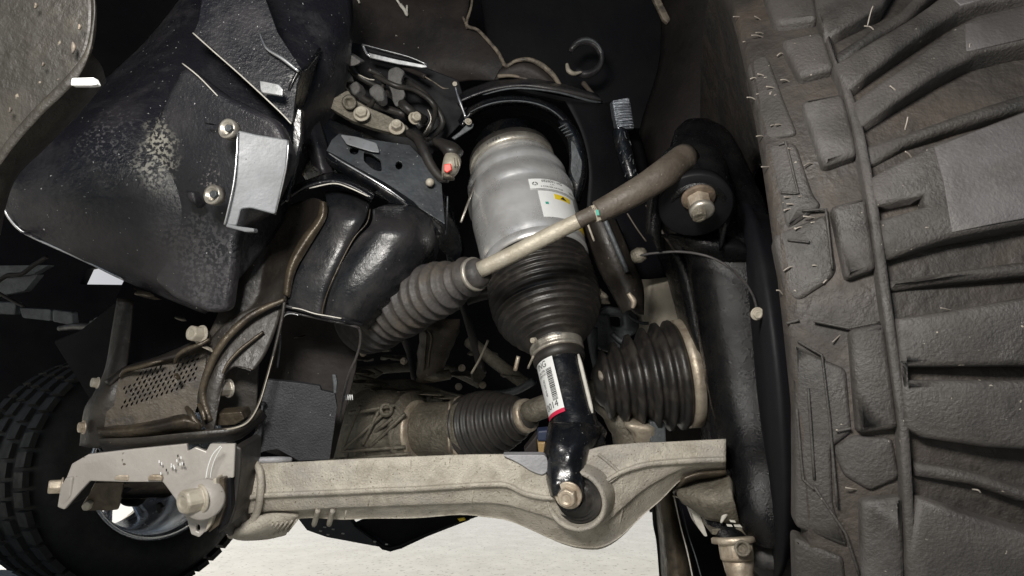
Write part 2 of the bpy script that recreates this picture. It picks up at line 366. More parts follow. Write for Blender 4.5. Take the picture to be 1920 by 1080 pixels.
def carcass():
    vs=[];fs=[]; n=160; secs=[]
    sl=[(s,TR+dr) for s,dr in prof]+[(s,trad(s)-(.015 if .06<s<.21 else .0115 if .01<s<.26 else .009)) for s in (0.004,.012,.025,.04,.058,.09,.135,.18,.212,.23,.245,.258,.266)]+[(.27-s,TR+dr) for s,dr in reversed(prof)]
    for i in range(n):
        a=2*math.pi*i/n
        for s,r_ in sl: vs.append(TC+E*s-Wd*r_*math.cos(a)+Z*r_*math.sin(a))
    k=len(sl)
    for i in range(n):
        i2=(i+1)%n
        for j in range(k-1): fs.append((i*k+j,i*k+j+1,i2*k+j+1,i2*k+j))
    return obj('tyre',vs,fs,'tyregroove',wh,smooth=True,solid=.004)
tyre=carcass()
lathe('rim',TC+E*.02,TC+E*.25,[(0,.205),(.03,.205),(.06,.19),(.5,.17),(.9,.19),(1,.205)],'black',wh)
def block_sa(name,pts,h,m,base=-.017,parent=None,bev=.0016):
    """tread block from (s,angle) outline: subdivided so that it follows the curvature"""
    parent=parent or tyre
    q=[]
    for i,(s,a) in enumerate(pts):
        s2,a2=pts[(i+1)%len(pts)]; n=max(1,int(max(abs(s2-s)/.012,abs(a2-a)/.035)))
        for j in range(n): q.append((s+(s2-s)*j/n,a+(a2-a)*j/n))
    import mathutils.geometry as mg
    KA=.44; q=[(s_,a_*KA) for s_,a_ in q]
    if sum(q[i-1][0]*q[i][1]-q[i][0]*q[i-1][1] for i in range(len(q)))<0: q.reverse()
    N=len(q)
    def inset(t):
        out=[]
        for i in range(N):
            x0,y0=q[i-1]; x1,y1=q[i]; x2,y2=q[(i+1)%N]
            n1=V((-(y1-y0),x1-x0)); n2=V((-(y2-y1),x2-x1))
            if n1.length>1e-9: n1.normalize()
            if n2.length>1e-9: n2.normalize()
            n=n1+n2; n=n/max(n.length_squared,1.0)*2 if n.length>1e-6 else n1
            out.append((x1+n[0]*t, y1+n[1]*t))
        return out
    rings=[(q,base),(q,h-bev),(inset(bev*.3),h-bev*.3),(inset(bev),h)]
    top=rings[-1][0]
    s0=min(p[0] for p in top); s1=max(p[0] for p in top); a0=min(p[1] for p in top); a1=max(p[1] for p in top)
    def inside(p):
        c=False
        for i in range(N):
            x1,y1=top[i]; x2,y2=top[i-1]
            if (y1>p[1])!=(y2>p[1]) and p[0]<(x2-x1)*(p[1]-y1)/(y2-y1)+x1: c=not c
        return c
    inner=[]; ns=max(1,int((s1-s0)/.012)); na=max(1,int((a1-a0)/.015))
    for i in range(1,ns+1):
        for j in range(1,na+1):
            p=(s0+(s1-s0)*(i-.5)/ns,a0+(a1-a0)*(j-.5)/na)
            if inside(p) and min(math.hypot(p[0]-a,p[1]-b) for a,b in top)>.004: inner.append(p)
    r=mg.delaunay_2d_cdt([V(p) for p in top+inner],[],[list(range(N))],1,1e-7)
    vs=[];fs=[]
    def W2(x,y,hh): return TP(x,y/KA,hh+.0006*noise.noise(V((x*60,y*60/KA*.44,1)))+.0004*noise.noise(V((x*240,y*240,3))))
    for rg,hh in rings[:-1]: vs+=[W2(x,y,hh) for x,y in rg]
    o3=len(vs); orig=r[3]; vs+=[W2(v.x,v.y,h) for v in r[0]]
    mp={}
    for k,ol in enumerate(orig):
        for o_ in ol: mp[o_]=k
    for k in range(2):
        for i in range(N): i2=(i+1)%N; fs.append((k*N+i,k*N+i2,(k+1)*N+i2,(k+1)*N+i))
    for i in range(N):
        i2=(i+1)%N; a,b=o3+mp.get(i,0),o3+mp.get(i2,0)
        fs.append((2*N+i,2*N+i2,b,a) if a!=b else (2*N+i,2*N+i2,a))
    for f in r[2]: fs.append(tuple(o3+v for v in f))
    return obj(name,vs,fs,m,parent,smooth=True)
def block(name,px,h,m,r=0,base=-.017,bev=.0030):
    if r: px=rnd(px,r,3)
    return block_sa(name,[thit(*p) for p in px],h,m,base,bev=bev)
TB=[
 [(1532,2),(1524,-70),(1700,-70),(1655,8),(1548,70)],
 [(1562,120),(1640,72),(1700,38),(1830,-50),(2190,-70),(2190,-20),(1900,-8),(1800,14),(1700,82),(1590,168)],
 [(1598,190),(1700,118),(1790,48),(1830,26),(1920,6),(2200,-8),(2200,60),(1920,78),(1830,100),(1745,146),(1680,190),(1614,236)],
 [(1630,332),(1665,312),(1720,285),(1742,270),(1830,240),(1920,205),(2210,180),(2210,380),(1920,418),(1780,446),(1664,484),(1650,410),(1735,385),(1733,362),(1644,385)],
 [(1682,596),(1790,580),(1920,556),(2220,540),(2220,684),(1702,688),(1706,712),(2220,712),(2220,860),(1850,840),(1730,822),(1694,800)],
 [(1722,935),(1800,962),(1920,1000),(2230,1030),(2230,1330),(1712,1330),(1700,1050)],
]
for px in TB: block('tread_block',px,0.0,'tyretop')
for px in ([(1752,-60),(1770,-25),(1830,-48),(2190,-60),(2190,-90),(1752,-90)],[(1775,-12),(1800,10),(1900,-12),(2190,-24),(2190,-50),(1840,-40)],
           [(1808,48),(1812,96),(1830,94),(1920,74),(2190,56),(2190,2),(1925,16),(1845,36)],[(1750,278),(1768,340),(1784,436),(1920,410),(2190,380),(2190,190),(1920,212),(1832,246)]):
    block('worn_face',px,.0007,'tyreworn',base=-.002,bev=.0005)
# stepped ledges inside the wide grooves
for px in ([(1616,266),(1700,238),(1800,202),(1920,163),(2190,140),(2190,172),(1920,192),(1800,226),(1700,262),(1628,305)],
           [(1672,520),(1780,504),(1920,484),(2200,470),(2200,500),(1920,512),(1780,526),(1674,540)],
           [(1722,872),(1830,890),(1920,920),(2210,960),(2210,985),(1920,948),(1830,916),(1724,900)],
           [(1556,92),(1620,52),(1690,5),(1760,-60),(1790,-60),(1705,20),(1630,66),(1562,112)]):
    block('groove_step',px,-.005,'tyre',base=-.013)
# continuous shoulder rib between lugs and tread
SEAM=[(1518,-60),(1532,20),(1560,100),(1592,200),(1614,300),(1632,400),(1646,500),(1660,600),(1674,700),(1688,800),(1694,900),(1700,1000),(1702,1330)]
def seam(y):
    for (xa,ya),(xb,yb) in zip(SEAM,SEAM[1:]):
        if y<=yb: return xa+(xb-xa)*(y-ya)/(yb-ya)
    return 1702
block('tread_rib',SEAM+[(x+(10 if y<150 else 20),y) for x,y in reversed(SEAM)],-.0012,'tyretop',bev=.0015)
# shoulder lugs: raised bars
for l0,l1,(y0,y1) in (((1420,-60),(1452,35),(-60,25)),((1464,66),(1500,136),(48,118)),((1504,180),(1546,306),(166,282)),((1560,380),(1590,520),(362,500)),((1596,616),(1612,815),(604,806)),((1618,944),(1626,1330),(936,1330))):
    block('shoulder_lug',[l0,(seam(y0)+2,y0),(seam((y0+y1)/2)+2,(y0+y1)/2),(seam(y1)+2,y1),l1,((l0[0]+l1[0])/2,(l0[1]+l1[1])/2)],-.003,'tyretop',r=11,base=-.020,bev=.0028)
# lower shoulder blocks
for px in ([(1400,100),(1440,80),(1466,150),(1500,235),(1470,240),(1432,245)],[(1440,255),(1496,250),(1530,350),(1548,372),(1478,420),(1455,330)],
           [(1452,430),(1555,388),(1576,500),(1560,520),(1500,560),(1474,540)],[(1492,640),(1540,668),(1594,690),(1606,815),(1565,845),(1570,960),(1600,1040),(1496,1000)],
           [(1568,846),(1608,820),(1684,826),(1698,905),(1640,930),(1590,900)],[(1494,1020),(1590,1060),(1612,1330),(1500,1330)]):
    block('shoulder_block',px,-.0072,'tyre',r=12,base=-.020,bev=.0022)
for px in ([(1462,258),(1476,253),(1500,352),(1467,350)],[(1507,385),(1553,382),(1566,498)],[(1480,441),(1522,446)],[(1478,603),(1502,596)],
           [(1500,637),(1546,664),(1560,780),(1576,958)],[(1520,728),(1532,905)],[(1532,920),(1592,1010),(1618,1090)],[(1498,768),(1510,905),(1532,925)],
           [(1574,812),(1602,806)],[(1530,598),(1597,612),(1656,600)]):
    ws=[]
    for i in range(len(px)-1):
        for j in range(6):
            t=j/6; x=px[i][0]*(1-t)+px[i+1][0]*t; y=px[i][1]*(1-t)+px[i+1][1]*t; ws.append(TP(*thit(x,y),-.0066))
    ws.append(TP(*thit(*px[-1]),-.0066))
    tubeW('moulding_ridge',ws,.0008,'tyre',tyre,6)
# moulding hairs
hairs=[(1436,36,-18,2),(1475,76,-16,6),(1486,128,-20,0),(1424,165,-22,-3),(1512,190,14,10),(1440,235,-20,2),(1534,288,-22,6),(1440,350,-26,-4),(1498,352,-24,2),
 (1552,392,-26,12),(1500,488,-26,10),(1570,508,-20,14),(1545,492,-16,-4),(1588,620,-20,18),(1600,806,-24,4),(1620,930,-26,-6),(1628,40,10,-34),(1622,38,20,16),(1690,170,-20,-14),
 (1700,235,4,-20),(1715,290,-16,-10),(1818,100,3,-24),(1760,432,-22,-8),(1790,580,-24,-4),(1830,922,12,4),(1476,640,-18,0),(1478,745,-14,2),(1478,935,-16,-1),(1474,545,-14,-8)]
for i in range(40):
    t=random.random(); y=random.uniform(-10,420); x=1262+.0*y+random.uniform(20,190)+ (y*.22)
    hairs.append((x,y,-random.uniform(10,26),random.uniform(-5,6)))
for x,y,dx,dy in hairs:
    MISS[0]=False; s,a=thit(x,y)
    if MISS[0] or not(0<s<.29): continue
    b=TP(s,a,-.011 if s<.058 else -.004); d0=(b-CAM).dot(FW)
    k=(TP(s,a,.02)-TP(s,a,0)).normalized()
    tip=b+RT*pxm(dx,d0)+UP*pxm(-dy,d0)+k*.002; mid=b.lerp(tip,.55)+k*random.uniform(.0003,.0015)+UP*random.uniform(-.001,.001)
    tubeW('rubber_hair',spline([b,mid,tip],3),.00045,'hair',tyre,5)
# the rest of the circumference, outside the picture
a_lo,a_hi=thit(1800,1080)[1]-.28,thit(1560,-60)[1]+.12
step=R(14)
a=a_hi
while a<a_lo+2*math.pi-.1:
    block_sa('tread_block',[(.066,a),(.20,a+.03),(.20,a+step*.72),(.066,a+step*.6)],0,'tyretop')
    block_sa('shoulder_lug',[(.006,a+.02),(.056,a),(.056,a+step*.62),(.006,a+step*.7)],0,'tyretop',base=-.016)
    a+=step
a=0
while a<2*math.pi-.05:
    block_sa('tread_block',[(.222,a),(.264,a),(.264,a+step*.7),(.222,a+step*.7)],0,'tyretop'); a+=step

# ================================================================== FAR WHEEL
fc=P(266,872,2.38); fe=(RT*.84-FW*.56+UP*.05); fe=V((fe.x,fe.y,0)).normalized(); fc.z=.41
fw=thing('road_wheel','dark tyre with silver rim of the opposite wheel, seen under the left crossmember','wheel',(fc.x,fc.y,0))
A=fc-fe*.33; B=fc+fe*.14
ft=lathe('tyre',A,B,[(0,.25),(-.03,.31),(0.02,.365),(.10,.395),(.5,.405),(.9,.395),(.98,.365),(1.03,.31),(1,.25),(.93,.235)],'tyrefar',fw,seg=90,cap=False)
lathe('rim',A,B,[(.92,.238),(.985,.245),(1.0,.232),(.9,.222),(.55,.215),(.2,.222),(.03,.235),(0,.245),(-.01,.238),(.18,.212),(.55,.205),(.86,.214),(.98,.236),(1.0,.246)],'wheel',fw,seg=72,cap=False)
lathe('hub_disc',A,B,[(.25,.0),(.25,.07),(.40,.075),(.45,.05),(.6,.045),(.62,0)],'brownblk',fw,seg=40)
for i in range(10):
    a=2*math.pi*i/10; _,s_,u_=frame_of(fe); r_=s_*math.cos(a)+u_*math.sin(a); c=A.lerp(B,.30)
    tubeW('spoke',[c+r_*.05,c+r_*.13,c+r_*.208],[.016,.013,.019],'wheel',fw,8,flat=1)
_,s_,u_=frame_of(fe)
for row,(t,off) in enumerate(((.12,0),(.37,.5),(.63,0),(.88,.5))):
    for i in range(44):
        a=2*math.pi*(i+off)/44; r_=s_*math.cos(a)+u_*math.sin(a); q=fe.cross(r_)
        box('tread_block',A.lerp(B,t)+r_*.405,.045,.06,.018,'tyrefar',ft,bevel=0,ax=(q,fe,r_))

# ================================================================== LOWER CONTROL ARM
la=thing('lower_control_arm','long dusty cast aluminium lower control arm running across the bottom','suspension arm',P(900,930,.62))
AR=[ # x: top ridge1 ridge2 low bottom
(466,874,929,937,965,1006,-6),(486,869,926,934,962,1006,0),(520,867,924,932,960,994,0),(565,865,922,930,957,972,0),(640,861,919,927,953,974,0),(700,858,916,924,951,972,0),(780,855,913,921,948,971,0),
(860,852,908,916,945,965,0),(910,851,905,913,944,969,0),(950,851,906,914,948,975,0),(985,853,922,930,958,988,0),(1030,858,930,938,972,1008,0),(1062,858,925,933,984,1020,0),(1095,846,916,924,990,1026,0),
(1130,836,902,910,984,1024,0),(1165,832,882,890,955,1004,0),(1205,829,869,877,921,966,0),(1240,828,864,872,900,936,0),(1280,826,861,869,881,898,0),(1320,824,859,867,875,886,0),(1361,822,858,866,873,883,0)]
rows=[]
def arow(f): return [f(r_) for r_ in AR]
DA=.640
rows=[arow(lambda r_:(r_[0]*1.0,r_[1]+26,DA+.085)),
 arow(lambda r_:(r_[0],r_[1]+2,DA+.012)),
 arow(lambda r_:(r_[0],r_[1]+6,DA+.003)),
 arow(lambda r_:(r_[0],r_[1]*.5+r_[2]*.5,DA)),
 arow(lambda r_:(r_[0],r_[2]-3,DA-.002)),
 arow(lambda r_:(r_[0],r_[2],DA-.006)),
 arow(lambda r_:(r_[0],r_[3],DA-.006)),
 arow(lambda r_:(r_[0],r_[3]+3,DA-.001)),
 arow(lambda r_:(r_[0],r_[4]-3,DA+.002)),
 arow(lambda r_:(r_[0],r_[4]+1,DA+.006)),
 arow(lambda r_:(r_[0],r_[5]-3,DA+.020)),
 arow(lambda r_:(r_[0],r_[5],DA+.026)),
 arow(lambda r_:(r_[0]*1.0,r_[5]-10,DA+.085))]
arm=grid('arm_casting',rows,'alu',la,ku=4,kv=3,closed=True)
# strut pocket wall, bushing boss
BC=(1084,932)
n_=dirc(-.36,-.04,1)
bc=P(BC[0],BC[1],.640); rb=pxm(59,.640)
boss=lathe('bushing_boss',bc-n_*.05,bc+n_*.012,[(0,rb*.98),(.55,rb*1.12),(.82,rb*1.06),(.95,rb*1.0),(1,rb*.95),(1,rb*.86),(.93,rb*.83),(.6,rb*.83)],'alu',la)
bu=lathe('rubber_bushing',bc-n_*.05,bc+n_*.010,[(.2,rb*.83),(.86,rb*.82),(.93,rb*.76),(.88,rb*.70),(.96,rb*.64),(.9,rb*.58),(1.02,rb*.5),(1.02,0)],'rubber',la)
# rounded web round the boss down to the lowest corner
plate('pocket_face',[(940,853),(1024,853),(1030,880),(1018,892),(996,884),(972,868)],DA-.003,.012,'alub',la,r=8,bevel=.003)
tube('casting_rib',[(1163,884,DA+.002),(1166,910,DA+.001),(1167,950,DA+.006),(1160,985,DA+.016)],3.2,'alu',la)
tube('casting_rib',[(1122,852,DA),(1140,866,DA-.001),(1162,886,DA-.002)],3,'alu',la)
tube('casting_rib',[(1130,912,DA-.002),(1148,900,DA-.004),(1164,888,DA-.004)],2.6,'alu',la)
for x,a_,b_ in ((770,863,905),(843,858,902)): tube('casting_seam',[(x,a_,DA+.0006),(x,b_,DA+.0002)],.8,'alu',la,k_=2)
for x,a_,b_ in ((690,925,950),(884,918,946),(646,957,973)): tube('casting_seam',[(x+3,a_,DA-.0005),(x,b_,DA+.002)],1.0,'alu',la,k_=2)
for x in (592,620): tube('casting_rib',[(x+4,957,DA+.002),(x,972,DA+.012),(x-3,983,DA+.022)],5,'alu',la)
tube('yoke_lip',[(478,866,DA+.004),(486,880,DA-.004),(489,905,DA-.008),(487,935,DA-.008),(482,960,DA-.004),(468,985,DA),(448,999,DA+.004),(432,1003,DA+.01)],[6,7,7,7,7,8,9,7],'alu',la)
tube('yoke_back_lip',[(545,862,DA+.02),(520,862,DA+.01),(482,864,DA+.008),(470,872,DA+.01)],[5,6,6,4],'alub',la)
grid('yoke_foot',[[(432,1004,DA+.03),(455,1010,DA+.02),(500,1008,DA+.02),(535,1000,DA+.03)],[(440,998,DA),(465,996,DA-.004),(505,984,DA-.001),(545,985,DA+.01)],[(450,985,DA+.01),(470,975,DA),(510,962,DA+.0),(560,965,DA+.006)]],'alu',la,solid=.004)
for i in range(6): tube('foot_rib',[(495+i*9,1004-i*1.5,DA+.012),(512+i*9,982-i*1.5,DA-.003)],1.8,'alu',la,k_=2)
# horn edge over the knuckle
grid('under_flange',[[(1262,925,DA+.05),(1300,905,DA+.05),(1361,898,DA+.05)],[(1280,898,DA+.012),(1310,888,DA+.01),(1361,884,DA+.01)]],'mud',la,solid=.003)
# inner pivot bushing
lathe('pivot_bushing',P(436,942,.66),P(478,938,.66),[(0,.026),(.05,.032),(.35,.032),(.4,.028),(.62,.028),(.7,.025),(.95,.025),(1,.02)],'rubberd',la,seg=40)

# ================================================================== AIR STRUT
A0=P(958,298,.90); A1=P(1087,832,.69)
def tpy(y):
    lo,hi=-.2,1.4
    for _ in range(40):
        m_=(lo+hi)/2; q=A0.lerp(A1,m_)-CAM; yy=540-F*q.dot(UP)/q.dot(FW)
        if yy<y: lo=m_
        else: hi=m_
    return lo
def dpy(y):
    return (A0.lerp(A1,tpy(y))-CAM).dot(FW)
def rp(px,y): return px/F*dpy(y)*.985
def L(y,px): return (tpy(y),rp(px,y))
st=thing('air_strut','air suspension strut with bare aluminium canister, black ribbed bellows and black lower tube','air strut',A1)
lathe('top_mount',A0,A1,[L(262,48),L(266,60),L(292,66),L(296,72)],'gloss',st)
lathe('top_collar',A0,A1,[L(293,74),L(296,79),L(304,80),L(307,78)],'rubberd',st)
band=lathe('top_clamp_band',A0,A1,[L(304,79),L(305,81.5),L(316,82),L(317,79)],'zinc',st)
can=lathe('canister',A0,A1,[L(316,78),L(322,79),L(330,84),L(338,91),L(346,95),L(350,95.5),L(355,93),L(358,93),L(366,97.5),L(376,101.5),L(384,102),L(389,99.5),L(394,98),L(400,99.5),L(406,101),L(414,101.5),L(440,101),L(470,101),L(480,100.5),L(484,98.5),L(490,98.5),L(494,96)],'canalu',st,seg=96)
lathe('bottom_clamp_band',A0,A1,[L(484,99.5),L(486,101),L(497,101.5),L(499,99)],'canalu',st,seg=80)
def bsh(t):
    pts=[(0,96),(.12,98),(.35,102.5),(.5,102),(.68,96),(.82,80),(.93,61),(1,50)]
    for (a,ra),(b,rb_) in zip(pts,pts[1:]):
        if t<=b: k=(t-a)/(b-a); return ra+(rb_-ra)*k
    return 50
pr=[]; nb=14
for i in range(nb*10+1):
    t=i/(nb*10); y=498+(648-498)*t; w=math.cos(2*math.pi*t*nb); w=max(0,w)**1.6*2-1
    pr.append(L(y,bsh(t)-.6+4.2*w))
lathe('bellows',A0,A1,pr,'rubber',st,seg=96)
lathe('bellows_cuff',A0,A1,[L(646,47),L(650,49),L(668,48),L(678,44),L(684,40)],'rust',st)
lc=lathe('lower_clamp_band',A0,A1,[L(645,49),L(646,51),L(654,51.5),L(655,49.5),L(659,49.5),L(660,51),L(664,50.5),L(665,48)],'zinc',st)
lathe('tube_collar',A0,A1,[L(662,46),L(668,50),L(676,50),L(682,46)],'rubberd',st)
tb=lathe('damper_tube',A0,A1,[L(668,40),L(672,43),L(690,43),L(812,43.5),L(830,46),L(846,47),L(856,44)],'gloss',st,seg=80)
ax_,sx_,ux_=frame_of(A1-A0)
def cyl(y,ang,r_px,lift=.0):    # point on the strut surface; ang in degrees from the viewer side, positive to the right
    t=tpy(y); c=A0.lerp(A1,t); a=R(ang); sgn=1 if ux_.dot(RT)>0 else -1
    return c+(sx_*math.cos(a)+ux_*sgn*math.sin(a))*(rp(r_px,y)+lift)
def patch(name,y0,y1,a0,a1,r_px,m,parent,lift=.0006,na=14,ny=6,skew=0,**k):
    vs=[];fs=[]
    for i in range(ny+1):
        for j in range(na+1):
            vs.append(cyl(y0+(y1-y0)*i/ny+skew*j/na,a0+(a1-a0)*j/na,r_px,lift))
    N=len(vs)
    for i in range(ny):
        for j in range(na): q=i*(na+1)+j; fs.append((q,q+1,q+na+2,q+na+1))
    return obj(name,vs,fs,m,parent,smooth=True,fixn=False,**k)
def wraptext(name,txt,y,ang,hgt_px,r_px,m,parent,width_deg,lift=.0012,vertical=False):
    fc_=bpy.data.curves.new('t','FONT'); fc_.body=txt; fc_.size=1; fc_.fill_mode='FRONT'
    to=bpy.data.objects.new('t',fc_); COL.objects.link(to); bpy.context.view_layer.update()
    me=bpy.data.meshes.new_from_object(to.evaluated_get(bpy.context.evaluated_depsgraph_get()))
    bpy.data.objects.remove(to); bpy.data.curves.remove(fc_)
    xs=[v.co.x for v in me.vertices]; ys=[v.co.y for v in me.vertices]; x0,x1,y0_,y1_=min(xs),max(xs),min(ys),max(ys)
    vs=[]
    for v in me.vertices:
        u_=(v.co.x-x0)/(x1-x0); w_=(v.co.y-y0_)/(y1_-y0_)
        if vertical: vs.append(cyl(y+u_*vertical,ang+(w_-.5)*width_deg,r_px,lift))
        else: vs.append(cyl(y-(w_-.5)*hgt_px,ang+u_*width_deg,r_px,lift))
    return obj(name,vs,[tuple(p.vertices) for p in me.polygons],m,parent,fixn=False)
# barcode label on the tube
lb=patch('barcode_label',676,778,-88,-18,43.6,'white',st,lift=.0012)
patch('label_border',671,677.5,-88,-18,43.6,'red',lb,lift=.0015); patch('label_border',776,783,-88,-18,43.6,'red',lb,lift=.0015)
wraptext('label_text','ING',690,-68,11,43.6,'ink',lb,30,lift=.0016)
wraptext('label_text','0014',764,-72,12,43.6,'ink',lb,42,lift=.0016)
for yy,tx in ((701,'AIR'),(707,'SPRING')): wraptext('label_text',tx,yy,-72,4,43.6,'ink',lb,28,lift=.0016)
random.seed(3); y=700
while y<757:
    w=random.choice((.9,1.4,2.2)); patch('barcode_bar',y,y+w,-42,-27,43.6,'ink',lb,lift=.0016,na=4,ny=1); y+=w+random.choice((.9,1.3))
wraptext('label_text','FRONT SUSP',715,-58,0,43.6,'ink',lb,7,lift=.0016,vertical=30)
# part label and warning label on the canister
pl_=patch('part_label',404,421,9,66,101.5,'white',can,lift=.0009,skew=0)
wraptext('label_text','68280911AG',407.5,22,4.2,101.5,'ink',pl_,24,lift=.0013)
wraptext('label_text','4 CORNER AIR SUSP',417.5,20,2.6,101.5,'ink',pl_,26,lift=.0013)
wraptext('label_text','L.H.',412.5,31,2.4,101.5,'ink',pl_,5,lift=.0013)
wraptext('label_text','2021',416,55,4,101.5,'ink',pl_,8,lift=.0013)
# five-pointed emblem: dark pentagon ring sectors with a star left white
for i in range(5):
    def e(r_,ang): 
        a=R(ang); return cyl(412.8-r_*math.cos(a)*.9*.82,14.6+r_*math.sin(a)*.56*1.25,101.5,.0013)
    b=72*i
    obj('emblem_sector',[e(1.6,b+36),e(4.6,b+6),e(4.6,b+36+30),e(1.6,b+36+.1)],[(0,1,2,3)],'ink',pl_,fixn=False)
wl=patch('warning_label',428,437,33,54,101,'yellow',can,lift=.0009); 
obj('warning_symbol',[cyl(429.5,44,101,.0013),cyl(435.5,39.5,101,.0013),cyl(435.5,48.5,101,.0013)],[(0,1,2)],'ink',wl,fixn=False)
patch('warning_label',458,478,62,76,101,'yellow',can,lift=.0009)
patch('data_label',424,470,16,62,101,'white',can,lift=.0004,na=20)
patch('paint_dot',444,448,21,24.5,101,'green',can,lift=.0010)
# clamp screws
hexbolt('clamp_screw',(972,299,dpy(304)-.064),5,'cream',band,n=(0,.3,1),h=.9,washer=False)
hexbolt('clamp_screw',(1003,638,dpy(655)-.030),6,'cream',lc,n=(-.6,0,.8),h=1.2,washer=False)
for i in range(5): patch('clamp_crimp',309,313,-14+i*4-14,-12+i*4-14,82.4,'silver',band,lift=.0008,na=2,ny=1)
patch('clamp_crimp',648,652,4,12,52,'silver',lc,lift=.0008,na=3,ny=1)
# fork at the bottom of the strut
fork=grid('fork',[
 [(1036,792,.73),(1030,815,.715),(1024,850,.70),(1024,880,.69),(1027,905,.68),(1034,925,.67)],
 [(1038,792,.668),(1034,815,.652),(1028,850,.641),(1027,880,.633),(1030,905,.626),(1036,930,.622)],
 [(1066,792,.655),(1062,815,.640),(1058,850,.628),(1060,880,.622),(1062,905,.619),(1062,928,.617)],
 [(1092,792,.655),(1092,812,.640),(1084,840,.632),(1082,875,.626),(1084,905,.621),(1084,930,.619)],
 [(1128,800,.672),(1122,822,.660),(1106,848,.648),(1096,880,.638),(1095,910,.626),(1096,935,.622)],
 [(1122,800,.73),(1114,820,.72),(1098,848,.70),(1090,880,.69),(1090,905,.68),(1092,930,.67)]],'gloss',st,closed=True,ku=5,kv=4,amp=.0025,nf=60)
fn=dirc(-.15,-.05,1)
fcn=P(1068,928,.628)
lathe('fork_eye',fcn-fn*.03,fcn+fn*.008,[(0,.012),(0,.0142),(.8,.0142),(1,.013),(1,.0)],'gloss',st,seg=40)
hexbolt('fork_bolt',(1066,928,.618),19,'zincbr',st,n=(-.28,-.05,1),h=.75,fl=1.38,rot=.5)
oval('welding_lug',[(1078,790,.70,40,.02),(1084,806,.695,52,.03),(1084,822,.69,50,.03),(1076,838,.685,36,.02)],'gloss',st,amp=.005)
tubeW('tube_highlight_strip',[cyl(y,50,44,.001) for y in (684,700,720,740,760,780,792)],[.0012,.0022,.0022,.0022,.0022,.0022,.001],'palewht',st,10)  # pale strip laid on as the highlight down the tube's side

# ================================================================== TIE ROD
tr=thing('tie_rod','cream steering tie rod with threaded end crossing in front of the air strut','tie rod',P(1000,460,.63))
tube('rod',[(900,506,.650),(960,477,.642),(1040,436,.633),(1092,411,.628)],[15.5,15.5,15.5,14.5],'rod',tr,seg=20,k_=3)
ta,tb_=P(1084,414,.628),P(1122,396,.624)
pr=[]
for i in range(11): pr+= [(i/11,.0072),(i/11+.045,.0079)]
lathe('thread',ta,tb_,pr,'rustbrown',tr,seg=24)
jn=hexbolt('jam_nut',(1112,402,.625),19,'cream',tr,n=(.85,.38,-.1),h=.6,washer=False,dimple=False,rot=.1)
patch_c=P(1122,402,.612)
plate('paint_mark',[(1117,394),(1122,393),(1124,403),(1119,404)],.6145,.001,'green',tr,bevel=0)
tube('outer_sleeve',[(1120,398,.625),(1150,383,.624),(1185,364,.624),(1215,346,.626),(1245,325,.630),(1285,296,.660)],[21,23,25,26,27,28],'rustbrown',tr,seg=24,k_=4)
# rack boot
bt=thing('steering_rack_boot','ribbed grey dusty rubber boot on the inner end of the tie rod','rubber boot',P(790,560,.72))
a_,b_=P(905,508,.652),P(684,600,.80)
def sh(t):
    q=[(0,.0115),(.06,.017),(.16,.018),(.24,.024),(.5,.031),(.62,.034),(.8,.038),(1,.040)]
    for (x,ra),(y,rb_) in zip(q,q[1:]):
        if t<=y: return ra+(rb_-ra)*(t-x)/(y-x)
    return .04
pr=[(0,.012),(.03,.015),(.05,.015),(.06,.0125),(.08,.0125)]
n=13
for i in range(n*10+1):
    t=.10+.9*i/(n*10); w=max(0,math.cos(2*math.pi*i/10))*2-1; pr.append((t,sh(t)+.0026*w+.0012*math.sin(t*23)))
lathe('boot',a_,b_,pr,'rubberg',bt,seg=64)
lathe('boot_clip',a_,b_,[(.045,.0165),(.047,.0172),(.065,.0172),(.068,.016)],'zinc',bt,seg=40)

# tie rod outer end housing + ball stud nut
kn=thing('steering_knuckle','tall textured black steering knuckle standing inside the near wheel','steering knuckle',P(1400,950,.68))
EY=P(1300,300,.70); EB=P(1306,392,.655)
lathe('steering_arm_eye',EY,EB,[(-.25,.0),(-.22,.018),(0,.030),(.3,.034),(.7,.034),(1,.031),(1.02,.026),(.97,.022),(.97,0)],'knuck',kn,seg=48)
lathe('dust_boot',P(1302,372,.66),P(1306,400,.640),[(0,.034),(.5,.036),(.55,.034),(.5,.02),(.5,0)],'black',kn,seg=48)
grid('hood_forging',[[(1214,440,.70),(1216,380,.70),(1226,320,.70),(1262,276,.70),(1305,262,.70),(1345,280,.70),(1370,340,.70),(1378,420,.70)],
 [(1222,440,.665),(1226,385,.66),(1240,335,.66),(1270,298,.66),(1305,285,.66),(1340,300,.66),(1358,345,.66),(1366,415,.665)],
 [(1236,470,.68),(1240,395,.67),(1256,350,.67),(1280,312,.67),(1305,300,.67),(1332,312,.67),(1346,350,.67),(1352,470,.68)]],'knuck',kn,solid=.004)
nt_=thing('ball_stud_nut','rusty flanged castle nut with bright zinc ring under the tie rod end','nut',P(1310,388,.64))
na=dirc(.02,-.80,.62)
q=P(1302,352,.648)
box('stud_square',P(1303,356,.640),.013,.012,.011,'cream',nt_,bevel=.001)
box('paint_mark',P(1304,354,.6325),.003,.001,.006,'white',nt_,bevel=0)
qa=P(1309,368,.640); 
lathe('flange',qa,qa+na*.004,[(0,.0150),(.2,.0162),(.8,.0162),(1,.0150)],'rust',nt_,seg=36)
hexbolt('hex_body',(1309,373,.6375),23,'zincbr',nt_,n=(.02,-.80,.62),h=.85,washer=False,dimple=False)
qb=qa+na*.0155
lathe('zinc_ring',qb,qb+na*.006,[(0,.010),(.1,.0118),(.9,.0115),(1,.0095)],'zinc',nt_,seg=36)
hexbolt('lock_end',(1310,400,.628),15,'castd',nt_,n=(.02,-.80,.62),h=.6,washer=False)
